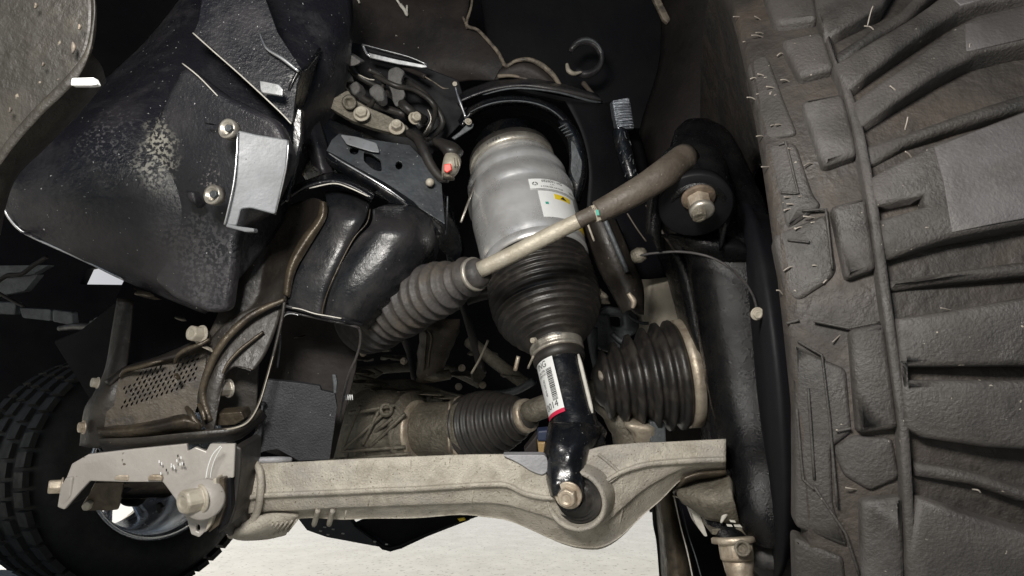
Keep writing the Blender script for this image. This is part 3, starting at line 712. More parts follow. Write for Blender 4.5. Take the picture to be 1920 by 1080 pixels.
# knuckle pillar
oval('upright',[(1306,226,.82,22,.012),(1314,252,.805,52,.025),(1330,330,.78,74,.035),(1356,420,.76,90,.04),(1384,490,.75,94,.045),(1400,600,.745,90,.045),(1412,720,.735,84,.045),(1420,800,.715,74,.045),(1426,860,.69,66,.045),(1428,930,.675,64,.045),(1436,975,.67,58,.042),(1444,1004,.67,50,.036)],'knuck',kn,amp=.002)
oval('upper_boss',[(1290,440,.73,56,.02),(1320,450,.72,60,.03),(1350,470,.715,55,.03),(1380,490,.72,40,.02)],'knuck',kn)
grid('lower_ear',[[(1268,912,.70),(1300,905,.69),(1340,900,.68),(1372,898,.66)],[(1275,930,.67),(1310,932,.655),(1345,935,.645),(1375,930,.64)],[(1300,945,.69),(1325,965,.67),(1350,970,.66),(1385,975,.66)]],'castd',kn,solid=.01)
oval('joint_socket',[(1338,950,.69,30,.02),(1350,972,.68,32,.024),(1362,995,.67,32,.024)],'knuck',kn)
plate('joint_flange',[(1335,992),(1400,990),(1455,994),(1480,1000),(1478,1008),(1335,1003)],.655,.05,'castd',kn,bevel=.001)
for px_ in ([(1368,975),(1378,976),(1380,980),(1370,979)],[(1362,983),(1372,984),(1374,988),(1364,987)],[(1376,984),(1388,984),(1392,989),(1378,988)]):
    plate('paint_chip',px_,.624,.001,'palewht',kn,bevel=0)
plate('joint_seal',[(1294,946),(1303,940),(1311,962),(1320,985),(1327,1006),(1321,1006),(1306,985),(1297,962)],.69,.02,'palewht',kn,r=4,bevel=.001)
tube('socket_edge',[(1364,905,.652),(1366,930,.648),(1362,955,.648),(1352,980,.65)],[3,6,7,2],'palewht',kn)
lathe('ball_joint_boot',P(1445,1000,.69),P(1450,1085,.68),[(0,.02),(.2,.028),(.5,.034),(.7,.03),(.72,.024),(1,.012),(1,0)],'rubberg',kn)
bj=thing('ball_joint_nut','beige hexagonal castle nut on the lower ball joint stud at bottom right','nut',P(1380,1030,.64))
dn=dirc(.05,-.93,.30)
qa=P(1374,1006,.655); lathe('washer',qa,qa+dn*.006,[(0,.0195),(.2,.021),(.9,.021),(1,.019)],'zincbr',bj,seg=36)
hexbolt('hex_nut',(1378,1014,.655),35,'zincbr',bj,n=(.05,-.93,.30),h=.75,washer=False,dimple=False,rot=.35)
qb=P(1382,1040,.655); lathe('stud',qb,qb+dn*.05,[(0,.0155),(.3,.0135),(.35,.0125),(.5,.0135),(.55,.0115),(1,.011)],'zincbr',bj,seg=28)
lathe('stud_hole_ring',P(1392,1028,.632),P(1392,1028,.626),[(0,.007),(1,.0075),(1,.005),(.2,.0045),(.2,0)],'castd',bj,seg=20)

# brake parts beside the knuckle
plate('brake_backing',[(1214,548),(1219,520),(1232,503),(1252,500),(1268,540),(1282,600),(1290,640),(1240,640),(1218,610),(1211,580)],(.93,.4,0),.05,'beige',r=14,bevel=.012,segs=4,label='beige brake backing piece behind the black hub band',cat='brake part')
grid('hub_band',[[(1236,478,.86),(1254,520,.86),(1268,570,.87),(1282,625,.88),(1302,700,.88),(1314,790,.88),(1324,850,.88)],
 [(1266,474,.80),(1282,515,.80),(1294,570,.80),(1304,630,.80),(1324,700,.80),(1334,790,.80),(1342,850,.80)],
 [(1294,474,.83),(1306,515,.82),(1314,570,.815),(1324,640,.81),(1342,720,.80),(1350,790,.80),(1356,850,.80)]],'knuck',solid=.006,label='curved textured black band beside the upright of the hub',cat='brake part')
lw=thing('sensor_wire','thin black sensor wire arching across the top of the upright to a brass plug','wire',P(1300,480,.66))
tube('wire',[(1196,480,.70),(1225,475,.69),(1275,472,.68),(1325,480,.665),(1365,500,.66),(1395,528,.635),(1412,555,.62),(1419,580,.61)],[2.5]*8,'rubberg',lw,seg=8)
plug=hexbolt('brass_plug',(1419,588,.605),9,'cream',lw,n=(.1,-.2,1),h=.5,fl=1.4)
lathe('wire_grommet',P(1186,482,.71),P(1212,474,.70),[(0,.002),(.1,.007),(.5,.0085),(.9,.006),(1,.002)],'castd',lw,seg=24)

# ================================================================== CV AXLE
cv=thing('drive_axle','outer drive axle with fat ribbed rubber boot and steel clamp beside the damper tube','drive axle',P(1230,700,.85))
a_,b_=P(1112,724,.86),P(1352,690,.86)
def cvp():
    k=[(a*.875,b) for a,b in [(0,.018),(.04,.026),(.07,.030),(.10,.044),(.12,.0455),(.165,.036),(.22,.0525),(.24,.053),(.285,.0425),(.35,.0595),(.37,.060),(.415,.048),(.48,.0655),(.50,.066),(.545,.054),(.60,.0695),(.62,.070),(.665,.060),(.71,.0705),(.735,.071),(.775,.066)]]
    q=[]
    for (a,b),(c,d) in zip(k,k[1:]): q+=[(a,b),((a+c)/2,(b+d)/2-.0006)]
    q.append(k[-1])
    return q
cb=lathe('outer_boot',a_,b_,cvp(),'rubber',cv,seg=72)
lathe('clamp_band',a_,b_,[(.676,.066),(.678,.0695),(.755,.0705),(.76,.066)],'zincbr',cv,seg=72)
lathe('joint_cup',a_,b_,[(.76,.066),(.80,.0685),(.86,.068),(.93,.066),(1,.055),(1,0)],'rubberd',cv,seg=60)
lathe('shaft',P(985,775,.90),P(1120,726,.862),[(0,.013),(.1,.0155),(.35,.0155),(.4,.012),(1,.012)],'castd',cv,seg=24)
# inner joint
a_,b_=P(1000,776,.90),P(872,806,.98)
q=[(0,.014),(.05,.018),(.1,.020)]
n=8
for i in range(n*8+1):
    t=.14+.74*i/(n*8); w=math.cos(2*math.pi*i/8); rr=.022+.025*min(1,(t-.14)/.5)**.8; q.append((t,rr+.0028*math.copysign(abs(w)**.6,w)))
q+=[(.92,.047)]
lathe('inner_boot',a_,b_,q,'rubberd',cv,seg=64)
lathe('small_clamp',a_,b_,[(.06,.020),(.065,.0225),(.13,.0235),(.135,.021)],'zincbr',cv,seg=40)
lathe('large_clamp',a_,b_,[(.90,.047),(.905,.0495),(1.0,.0495),(1.005,.047)],'zincbr',cv,seg=64)
lathe('inner_housing',P(880,804,.975),P(768,806,.97),[(0,.044),(.02,.046),(.3,.044),(.32,.040),(1,.038)],'castd',cv,seg=56)
# ================================================================== DIFFERENTIAL HOUSING
df=thing('differential_housing','oily cast housing with radiating ribs behind the aluminium arm','gear housing',P(700,790,1.0))
c0=P(690,808,1.0); c1=P(778,807,.965)
lathe('output_flange',c0,c1,[(.0,.062),(.55,.060),(.75,.056),(.88,.050),(.9,.056),(.97,.056),(.98,.046),(1.04,.046),(1.05,.038)],'castd',df,seg=56)
lathe('seal_ring',c0,c1,[(1.0,.036),(1.0,.043),(1.09,.043),(1.1,.036)],'zincbr',df,seg=48)
grid('casing',[[(612,905,1.04),(618,850,1.02),(632,790,1.02),(645,740,1.03),(662,700,1.05)],[(680,905,1.0),(680,850,.99),(688,795,.985),(700,750,1.0),(712,712,1.03)],
 [(740,905,1.0),(745,850,.985),(745,790,.98),(752,750,.99),(770,712,1.02)],[(775,905,1.08),(778,850,1.06),(780,790,1.05),(800,752,1.03),(840,735,1.03)],[(830,905,1.12),(830,850,1.12),(830,800,1.11),(860,765,1.08),(885,745,1.08)]],'castd',df,ku=6,kv=6,amp=.006,nf=24)
for pts in ([(640,846),(720,775)],[(640,846),(675,760)],[(690,842),(760,775)],[(640,846),(760,838)],[(680,835),(710,770)],[(655,775),(740,760)],[(700,812),(735,785)],[(630,862),(770,850)]):
    tube('casting_rib',[(pts[0][0],pts[0][1],.930),(sum(p[0] for p in pts)/2,sum(p[1] for p in pts)/2,.918),(pts[1][0],pts[1][1],.922)],3.5,'castd',df,seg=8)
for x in (650,665,682,705,722,738,752): tube('casting_rib',[(x,872,.935),(x+2,845,.928)],2.4,'castd',df,seg=6,k_=2)
lathe('bolt_boss',P(724,768,.95),P(724,768,.915),[(0,.011),(.8,.0105),(1,.009),(1,.005),(.6,.005),(.6,0)],'castd',df,seg=24)
for i,(x,y,r_) in enumerate(((690,715,26),(725,728,24),(760,730,28),(800,735,26),(835,742,20),(705,748,20),(780,752,22),(850,752,18),(675,695,18))):
    oval('casting_lump',[(x-r_,y+4,1.02,4,.01),(x-r_*.5,y,1.0,r_*.6,.02),(x+r_*.4,y+3,1.0,r_*.6,.02),(x+r_,y+7,1.02,4,.01)],'castd',df,amp=.006)
tube('casting_lug',[(745,752,.985),(747,735,.975)],3,'cream',df,seg=8,k_=2)
mb=thing('mount_bracket','brown ribbed engine mount bracket under the steering rack boot','bracket',P(820,650,1.0))
oval('bracket_body',[(832,598,1.02,30,.015),(826,615,1.0,36,.03),(820,640,1.0,34,.03),(812,670,1.0,28,.03),(806,700,1.0,24,.025),(802,715,1.01,20,.02)],'rustbrown',mb,amp=.003)
tube('edge_rib',[(793,622,.975),(800,628,.968),(797,660,.968),(795,694,.972)],2.2,'mud',mb); tube('edge_rib',[(803,620,.97),(810,632,.962),(806,660,.962),(803,690,.965)],2.2,'mud',mb)
tube('foot',[(788,700,.99),(815,706,.98),(842,702,.99)],10,'castd',mb)

# ================================================================== FENDER FLAP, top left corner
fl=thing('fender_flap','brown dusty plastic fender flap close to the lens in the top left corner','fender flap',P(40,160,.36))
plate('flap_panel',[(-120,-80),(150,-80),(172,0),(170,60),(158,105),(128,150),(60,215),(10,280),(-20,320),(-120,380)],.36,.006,'flapmud',fl,r=20,bevel=.002)
tube('flap_lip',[(160,-80,.356),(176,0,.356),(174,50,.356),(163,100,.356),(132,150,.356),(70,212,.356),(16,275,.356),(-20,330,.356)],[1.5,1.8,2.5,5,10,10,9,7],'flapmud',fl,flat=.45)
grid('lower_flange',[[(165,95,.366),(120,155,.366),(55,220,.366),(0,290,.366),(-60,380,.366)],[(185,120,.38),(150,180,.38),(90,245,.38),(30,310,.38),(-20,420,.38)],[(195,150,.40),(140,215,.40),(85,270,.40),(20,340,.40),(-5,440,.40)]],'flapmud',fl,solid=.003)
for x,y,r_ in ((138,88,9),(150,50,4),(68,10,4),(82,120,3),(20,205,4)): oval('mud_spot',[(x-1,y-r_,.3545,1.5,.0006),(x,y,.3545,r_*.45,.001),(x-2,y+r_*1.4,.3545,1.5,.0006)],'lip',fl,seg=8)
plate('pale_clip',[(134,146),(176,145),(182,158),(172,160),(132,160)],.352,.004,'white',r=3,bevel=.001,label='small white plastic clip just below the brown fender flap',cat='clip')

# ================================================================== FRAME HORN (large black panel at left)
fh=thing('frame_horn','large black painted frame horn with dusty raised panel filling the upper left','frame rail',P(280,330,.62))
dust_sheen('frame',P(280,330,.62),[(P(292,285,.63),(.019,.04,.042),(.30,.29,.25),.47),(P(210,290,.64),(.028,.05,.045),(.09,.085,.09),.54),  # blotches mix dust with sheen put into the colour
  (P(385,500,.64),(.032,.05,.050),(.085,.083,.088),.46),(P(330,450,.64),(.04,.05,.02),(.06,.058,.06),.46),(P(545,160,.66),(.012,.03,.012),(.3,.3,.3),.55),(P(395,330,.63),(.012,.03,.02),(.16,.15,.14),.56)])
grid('side_panel',[
 [(300,60,.78),(200,150,.72),(110,235,.66),(40,290,.63),(4,340,.625),(6,390,.63)],
 [(400,-60,.80),(290,120,.70),(200,230,.64),(110,320,.62),(60,360,.615),(40,425,.625)],
 [(560,-60,.80),(400,120,.70),(290,270,.64),(200,370,.62),(130,420,.62),(75,447,.63)],
 [(640,-60,.82),(500,150,.71),(390,310,.65),(290,420,.63),(220,470,.63),(150,482,.635)],
 [(660,40,.82),(560,220,.72),(470,370,.66),(380,470,.65),(300,520,.645),(232,523,.65)],
 [(640,200,.83),(560,330,.75),(520,430,.70),(450,520,.67),(420,560,.67),(385,588,.67)]],'frame',fh,ku=7,kv=6,solid=.004,amp=.0008,nf=10)
tube('rolled_edge',[(6,330,.62),(4,360,.621),(8,392,.622),(30,424,.624),(62,445,.628),(140,480,.634),(232,524,.645)],[1.6,2.2,2.4,2.6,2.6,2.6,2],'silver',fh,k_=6)
oval('edge_weld',[(48,436,.622,3,.003),(60,441,.62,6,.005),(70,446,.622,3,.003)],'frame',fh,amp=.003)
rp_=[(342,118),(420,178),(520,225),(548,300),(500,400),(442,430),(436,500),(424,585),(392,588),(330,565),(280,525),(300,470),(298,400),(262,362),(254,310),(286,230),(318,160)]
plate('raised_panel',rp_,(.632,-.10,.05),.02,'frame',fh,r=24,bevel=.007,segs=5)
oval('yellow_corrosion',[(252,540,.66,3,.003),(262,548,.65,12,.006),(278,556,.65,12,.006),(296,562,.66,3,.003)],'mud',fh,amp=.006)
for px_ in ([(362,62),(372,40),(390,-80),(470,-80),(520,60),(566,130),(556,160),(548,232),(470,160),(400,92)],):
    plate('upper_panel',px_,(.66,.05,-.10),.006,'frame',fh,r=4,bevel=.0015)
tube('panel_edge_highlight',[(362,62,.645),(400,96,.642),(450,140,.64),(520,205,.64),(546,232,.64)],1.3,'palewht',fh,k_=4)  # pale tone stands in for the bright lit panel edge
tube('panel_edge_highlight',[(342,119,.628),(372,143,.624),(408,180,.622)],1.2,'palewht',fh,k_=4)
tube('panel_edge_highlight',[(486,60,.655),(500,90,.652),(530,110,.65),(560,134,.65)],[1.5,3,4,3],'silver',fh,k_=4)  # silver line drawn in as an edge highlight
grid('corner_flange',[[(560,130,.655),(545,160,.655),(538,190,.66)],[(575,125,.68),(560,165,.68),(552,200,.68)],[(600,90,.75),(585,160,.75),(560,230,.74)]],'gloss',fh)
plate('pale_tab',[(486,150),(522,157),(530,166),(529,180),(492,174),(488,168)],.630,.004,'silver',fh,r=3,bevel=.001)
plate('side_flange',[(556,200),(568,205),(566,260),(552,330),(540,380),(530,378),(545,300),(548,232)],(.66,.1,.05),.01,'gloss',fh,bevel=.002)
mp_=thing('support_plate','black frame plate with two ringed bolts, its sky reflection coloured in as light grey','bracket plate',P(480,330,.56))
plate('plate_face',[(446,244),(480,252),(541,262),(536,318),(516,402),(470,390),(452,392),(450,402),(444,424),(421,421),(428,392),(436,340),(442,300)],(.585,.25,.05),.005,'grey',mp_,r=5,bevel=.0012)  # light grey colour stands in for sky reflected on a black plate
tube('plate_edge',[(446,246,.577),(443,300,.576),(438,345,.576),(428,392,.576),(421,421,.577)],1.8,'silver',mp_,k_=3)
tube('plate_edge',[(541,263,.588),(536,318,.59),(516,402,.60)],1.4,'silver',mp_,k_=3)
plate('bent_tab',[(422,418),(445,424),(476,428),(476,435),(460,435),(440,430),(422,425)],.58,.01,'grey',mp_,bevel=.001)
for (x,y) in ((430,243),(402,366)):
    c=P(x,y,.588); ax=dirc(-.35,.1,1); r_=pxm(19,.588)
    lathe('bolt_washer',c-ax*.004,c+ax*.004,[(0,r_),(.9,r_),(1,r_*.93),(1,r_*.62),(.3,r_*.55),(.3,0)],'zinc',mp_,seg=36)
    hexbolt('bolt',(x+3,y,.583),8,'castg',mp_,n=(-.2,.1,1),h=1.0,washer=False)
oval('weld_nut',[(352,358,.615,6,.004),(362,362,.61,12,.008),(370,380,.61,8,.008),(372,390,.612,4,.004)],'frame',fh,amp=.004)
oval('dimple_stud',[(386,230,.612,2,.002),(392,232,.61,6,.004),(402,234,.612,3,.002)],'frame',fh)
# silver specks of overspray / gravel chips on the horn
random.seed(11)
vs=[];fs=[]
for i in range(150):
    x=random.gauss(350,60); y=random.gauss(250,90)
    if not(290<x<425 and 130<y<430): continue
    d=.612-(x-400)*.0; c=P(x,y,.611); r_=random.uniform(.0003,.0008)
    k=len(vs); vs+= [c+RT*r_,c+UP*r_,c-RT*r_,c-UP*r_,c-FW*r_]; fs+=[(k,k+1,k+4),(k+1,k+2,k+4),(k+2,k+3,k+4),(k+3,k,k+4)]
# ================================================================== CROSSMEMBER HORN, centre-left pressed steel
cm=thing('crossmember_tower','glossy black pressed steel crossmember tower with a vertical seam in the centre left','crossmember',P(640,480,.72))
grid('outer_face',[
 [(430,425,.72),(428,470,.71),(424,520,.70),(418,565,.69),(400,610,.68),(380,650,.68)],
 [(480,410,.72),(470,470,.71),(462,530,.70),(450,580,.69),(430,620,.68),(410,660,.68)],
 [(545,385,.725),(520,440,.72),(500,500,.71),(490,555,.70),(470,590,.69),(440,640,.69)],
 [(590,372,.71),(572,420,.71),(540,470,.70),(525,520,.69),(520,560,.69),(500,620,.69)],
 [(606,380,.69),(598,420,.69),(562,460,.685),(542,505,.68),(536,555,.68),(528,600,.685)]],'brownblk',cm,ku=6,kv=6,solid=.003)
grid('rounded_ridge',[
 [(600,376,.692),(596,405,.689),(562,452,.685),(540,500,.68),(532,552,.68)],
 [(606,378,.688),(603,408,.684),(570,456,.680),(546,502,.676),(537,554,.676)],
 [(612,380,.694),(610,410,.689),(580,460,.686),(553,508,.682),(542,558,.682)]],'mud',cm,ku=6,kv=5,solid=.002)  # brown tone carries the highlight along the ridge
grid('front_panel',[
 [(610,362,.728),(611,400,.699),(584,455,.694),(556,508,.689),(543,552,.687),(538,576,.687)],
 [(640,360,.728),(636,402,.693),(610,455,.690),(584,508,.686),(570,550,.685),(564,583,.685)],
 [(676,370,.728),(668,404,.692),(644,455,.689),(616,508,.685),(602,555,.684),(594,588,.684)],
 [(694,380,.730),(684,410,.697),(659,450,.694),(634,500,.689),(614,545,.688),(607,592,.688)]],'satin',cm,ku=6,kv=5,solid=.003)
grid('rear_panel',[
 [(700,392,.703),(696,422,.698),(674,445,.694),(650,480,.69),(622,535,.686),(609,594,.69)],
 [(730,385,.728),(720,425,.691),(702,458,.686),(674,500,.682),(646,550,.680),(632,598,.684)],
 [(775,388,.738),(772,430,.698),(748,475,.690),(716,520,.686),(682,565,.686),(657,604,.69)],
 [(806,410,.74),(808,455,.73),(788,500,.722),(757,540,.714),(714,578,.712),(682,612,.712)],
 [(815,430,.80),(820,470,.80),(796,520,.79),(765,555,.78),(725,600,.77),(692,620,.76)]],'satin',cm,ku=6,kv=6,solid=.003)
grid('top_flange',[
 [(515,402,.72),(530,380,.72),(565,358,.715),(620,345,.71),(660,355,.71),(696,378,.71)],
 [(520,384,.70),(540,368,.70),(572,352,.70),(620,340,.70),(660,348,.70),(700,370,.70)],
 [(524,372,.72),(545,356,.73),(580,338,.74),(625,325,.75),(665,335,.76),(705,356,.76)]],'gloss',cm,solid=.003)
tube('flange_edge',[(522,388,.70),(545,368,.698),(575,350,.697),(620,340,.697),(658,349,.697),(698,371,.70)],[2,3,3,3.5,3,2.5],'glossd',cm)
tube('flange_edge',[(580,353,.695),(625,344,.694),(655,352,.694),(690,368,.695)],1.3,'palewht',cm)
tube('seam_edge',[(694,392,.695),(688,418,.69),(664,446,.686),(642,486,.682),(618,538,.678),(606,575,.68),(604,596,.682)],1.2,'mud',cm)
tube('bottom_flange',[(536,574,.672),(560,580,.672),(604,592,.672),(640,600,.675),(682,610,.70)],[3,3.4,3,3,3],'glossd',cm,flat=.5)
tube('pale_bottom_edge',[(548,577,.668),(565,580,.667),(590,588,.668),(618,593,.67),(640,597,.672)],1.1,'palewht',cm)  # pale line along the bottom flange edge
# ================================================================== UPPER FRAME RAIL (black beam) and slotted shelf
ur=thing('upper_frame_beam','black glossy beam running down from the frame horn toward the ribbed rubber boot','frame beam',P(740,330,.80))
grid('beam_web',[
 [(548,175,.80),(556,260,.79),(570,330,.78),(600,345,.78)],
 [(600,215,.80),(612,270,.77),(640,335,.76),(700,365,.76)],
 [(690,255,.80),(720,310,.77),(740,360,.76),(770,400,.78)],
 [(790,300,.82),(805,360,.79),(812,410,.79),(815,455,.80)],
 [(850,400,.86),(862,440,.85),(868,470,.85),(860,500,.86)]],'gloss',ur,ku=7,kv=6,solid=.003)
grid('slotted_shelf_edge',[
 [(612,282,.752),(640,300,.745),(690,328,.742),(730,350,.742),(790,392,.75),(830,430,.77)],
 [(614,290,.742),(640,308,.735),(690,338,.732),(730,362,.732),(785,402,.74),(825,440,.76)],
 [(610,300,.755),(636,322,.75),(686,352,.75),(726,376,.75),(780,416,.76),(818,450,.78)]],'gloss',ur,solid=.003)
sh_pts=[(636,250),(700,262),(768,272),(800,305),(828,345),(834,420),(790,392),(730,350),(690,326),(640,298),(612,282),(622,262)]
slot=rnd([(682,284),(694,286),(714,300),(716,322),(700,318),(682,302)],5,3)
hole=[(748+7*math.cos(a*.785),310+8*math.sin(a*.785)) for a in range(8)]
hole2=[(664+9*math.cos(a*.785),282+8*math.sin(a*.785)) for a in range(8)]
plate('slotted_shelf',sh_pts,(.752,.15,-.25),.004,'shelf',ur,holes=[slot,hole,hole2],bevel=.0008)
plate('top_edge_sheen',[(638,252),(668,256),(706,268),(712,286),(696,284),(676,278),(650,270)],(.7475,.15,-.25),.002,'grey',ur,r=4,bevel=.0006)  # grey overlay colours in the sheen near the shelf top
lathe('rivet',P(806,342,.752),P(806,342,.742),[(0,pxm(8,.75)),(.6,pxm(8,.75)),(1,pxm(5,.75)),(1,0)],'cream',ur,seg=20)
grid('scuffed_pillar',[[(562,205,.77),(572,260,.76),(590,320,.755)],[(572,200,.765),(590,262,.75),(606,325,.745)],[(590,205,.775),(612,270,.76),(625,330,.76)]],'glossd',ur)
tube('shelf_edge_line',[(616,287,.732),(640,303,.731),(690,332,.728),(728,355,.728),(760,378,.732)],[1,2.2,2.6,2.2,1],'silver',ur)  # silver tube added as the highlight on the shelf's lower edge
tube('pillar_edge',[(565,205,.762),(562,222,.76),(557,232,.76)],[2,3,2],'silver',ur)
# ================================================================== PERFORATED LOWER BRACKET
pb=thing('perforated_bracket','brown muddy stamped steel bracket with a slanted field of small perforations and hex bolts','bracket',P(330,740,.63))
def bd(x,y): return .655+(.03*(x-330)/200)-(.012*(y-700)/100)
holes=[]
for r_ in range(7):
    for c in range(16):
        x=236+c*9.4+r_*-1.2+(r_%2)*4.5; y=706+r_*8.6-(x-236)*.335+3
        if x>372 or x<228: continue
        if (r_==0 and c<3) or (r_<2 and 7<c<10) or (r_==6 and c>12) or (c<2 and r_%3==1): continue
        w=2.0+.5*random.random(); h=3.6+.8*random.random()
        holes.append([(x+w,y-h),(x+w*.9,y-h*.1),(x-w*.2,y+h),(x-w*1.3,y+h*.9),(x-w,y)])
perf_out=[(214,760),(222,712),(240,694),(300,680),(330,674),(350,652),(392,640),(384,700),(376,742),(362,784),(280,798),(194,808),(200,772)]
plate('perforated_face',perf_out,(.662,.20,-.10),.003,'mudp',pb,holes=holes,bevel=0)
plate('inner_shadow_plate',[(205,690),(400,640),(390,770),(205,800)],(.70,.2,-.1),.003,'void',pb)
grid('upper_flange',[[(196,716,.66),(232,690,.665),(300,668,.665),(364,640,.67),(392,622,.67)],[(204,722,.652),(236,696,.655),(302,674,.655),(340,664,.655),(394,634,.66)],[(212,730,.665),(240,702,.665),(302,682,.665),(344,668,.665),(396,644,.668)]],'brownblk',pb,solid=.002)
tube('pressed_rib',[(226,706,.650),(236,694,.646),(262,688,.644),(285,681,.644),(306,676,.648)],[3,4.5,4.5,4,2],'mud',pb)
tube('pressed_rib',[(328,680,.650),(334,666,.646),(350,655,.645),(374,646,.646),(392,636,.650)],[3,4,4.5,4,3],'mud',pb)
tube('pressed_rib',[(395,790,.648),(380,740,.650),(392,690,.652),(420,640,.655),(462,598,.662),(500,576,.668),(534,562,.672)],[6,6.5,7,7,7,6,4],'mud',pb)
grid('right_face',[
 [(392,640,.668),(384,700,.66),(372,745,.655),(380,790,.65),(392,806,.65)],
 [(430,600,.674),(412,660,.664),(398,710,.655),(394,760,.65),(402,806,.648)],
 [(480,575,.680),(462,620,.672),(440,668,.664),(430,690,.66),(425,694,.66)],
 [(532,560,.688),(520,610,.678),(500,660,.670),(480,690,.664),(470,694,.662)]],'brownblk',pb,ku=5,kv=5,solid=.003)
tube('pressed_rib',[(494,622,.668),(470,640,.662),(448,658,.657),(428,680,.652),(418,700,.650)],[3,3.5,3.5,3,2.5],'mud',pb)
tube('outer_lip',[(534,560,.674),(528,600,.670),(514,660,.664),(500,710,.660),(486,755,.655),(468,786,.650),(446,800,.648),(410,806,.646),(376,807,.646)],[3.5,3.2,3,3,3,3,3,3,2],'brownblk',pb)
tube('pale_lip_line',[(512,668,.660),(500,712,.656),(486,757,.651),(468,788,.646),(446,801,.643),(412,807,.642),(385,808,.642)],[.6,.9,1,1.5,1.8,1.8,1],'cream',pb)  # pale line following the outer lip
plate('window_box_back',[(392,690),(486,680),(480,790),(392,800)],(.70,.2,0),.003,'brownblk',pb)
plate('window_strut',[(388,742),(398,738),(404,741),(404,797),(388,797)],(.655,0,0),.006,'mud',pb,bevel=.001)
plate('window_sill',[(404,776),(452,772),(458,786),(440,797),(404,799)],(.66,0,.1),.02,'mud',pb,bevel=.001)
grid('bottom_channel',[
 [(180,800,.652),(240,798,.644),(300,788,.640),(345,778,.640),(375,790,.642)],
 [(184,808,.640),(240,806,.632),(300,798,.630),(347,788,.630),(376,798,.636)],
 [(186,820,.645),(240,818,.638),(300,810,.636),(348,802,.636),(378,808,.640)],
 [(186,832,.665),(240,832,.658),(300,826,.656),(350,822,.656),(385,820,.66)]],'mud',pb,solid=.002)
grid('lower_skirt',[
 [(186,822,.640),(260,820,.634),(340,812,.634),(400,806,.640),(446,800,.645),(486,765,.655)],
 [(188,832,.642),(260,830,.636),(340,822,.636),(400,818,.640),(452,808,.648),(492,770,.658)],
 [(195,845,.66),(260,842,.655),(340,834,.655),(400,828,.66),(450,822,.67),(500,780,.68)]],'brownblk',pb,solid=.002)
tube('pressed_curl',[(350,764,.645),(358,776,.638),(366,790,.636),(380,800,.638)],[4,6,6,4],'mud',pb); tube('pressed_curl',[(372,758,.645),(380,772,.640),(384,788,.638)],[3,4.5,3],'mud',pb)
grid('left_column',[
 [(222,560,.72),(212,620,.70),(200,690,.68),(180,735,.665),(160,770,.66),(152,835,.66)],
 [(238,560,.70),(228,625,.685),(214,690,.665),(200,735,.652),(178,775,.648),(166,838,.65)],
 [(252,565,.70),(244,640,.685),(236,700,.665),(224,745,.655),(206,790,.65),(188,840,.652)]],'brownblk',pb,ku=5,kv=4,solid=.003)
hexbolt('hex_bolt',(378,628,.655),16,'cream',pb,n=(-.55,.25,1),h=1.0,fl=1.15)
hexbolt('hex_bolt',(430,728,.672),15,'zinc',pb,n=(-.6,.05,.9),h=1.3,fl=1.2,rot=.1)
hexbolt('hex_bolt',(184,718,.648),10,'cream',pb,n=(-.7,.2,.8),h=.7,fl=1.1)
hexbolt('hex_bolt',(158,801,.645),11,'zincbr',pb,n=(-.7,.1,.8),h=.5,fl=1.2)
oval('weld_blob',[(384,650,.652,4,.003),(392,654,.650,6,.005),(398,660,.652,3,.003)],'cream',pb,amp=.003)
oval('weld_blob',[(330,700,.648,1.5,.002),(332,706,.646,4,.004),(336,712,.648,2,.002)],'mud',pb)
# ================================================================== GREY MOUNT PLATE
gp=thing('skid_mount','scuffed light grey skid mount with trapezoid cut-out and drooping right ear, bottom left','mount plate',P(280,920,.56))
plate('mount_plate',[(124,896),(134,870),(165,852),(250,842),(350,832),(352,846),(366,838),(386,846),(394,832),(441,832),(438,896),(404,899),(399,955),(391,990),(373,1008),(358,1002),(351,978),(328,935),(305,904),(236,904),(168,902),(146,926),(120,956),(107,951),(113,912)],(.585,.10,-.05),.005,'greyw',gp,
      holes=[[(370,983),(374,985),(375,992),(372,997),(368,995),(368,987)]],bevel=.0012)
for x in (168,214,276): plate('rubber_tab',[(x,895),(x+6,891),(x+26,891),(x+28,897),(x+26,902),(x,901)],(.581,.1,0),.004,'cream' if x==168 else 'zincbr',gp,r=3,bevel=.001)
tube('scratch',[(386,897,.5795),(390,875,.5795),(399,852,.5795),(414,836,.5795)],1.0,'white',gp); tube('scratch',[(394,897,.5795),(397,878,.5795),(405,856,.5795),(416,838,.5795)],.7,'white',gp)
random.seed(5)
for i in range(14):
    x=random.uniform(290,345); y=880-(x-290)*.35+random.uniform(-14,10); plate('paint_chip',[(x,y),(x+2,y-1),(x+2.5,y+4),(x+.5,y+5)],.5812,.0006,random.choice(['white','ink']),gp,bevel=0)
hexbolt('hex_bolt',(376,935,.577),24,'cream',gp,n=(-.55,.06,.85),h=1.0,fl=1.18,rot=.1)
lathe('bolt_washer',P(384,936,.586),P(380,936,.574),[(0,.0165),(.3,.0175),(1,.0165),(1,0)],'greyw',gp,seg=36)
hexbolt('hex_bolt',(118,912,.585),14,'zincbr',gp,n=(-.8,.1,.5),h=1.1,fl=1.2)
plate('left_ear',[(122,896),(136,894),(132,930),(116,955),(108,950),(112,915)],(.574,0,0),.008,'greyw',gp,bevel=.0015)
plate('left_ear_spacer',[(128,894),(141,894),(140,918),(126,950),(118,954),(130,925)],(.583,0,0),.03,'black',gp,bevel=.001)
plate('hanging_tab',[(178,905),(232,905),(222,956),(204,958),(165,958),(152,950),(160,938)],(.64,.2,.3),.006,'mud',gp,r=3,bevel=.0015)
plate('tab_edge',[(151,950),(162,940),(170,945),(164,958),(155,958)],.632,.006,'cream',gp,r=3,bevel=.001)
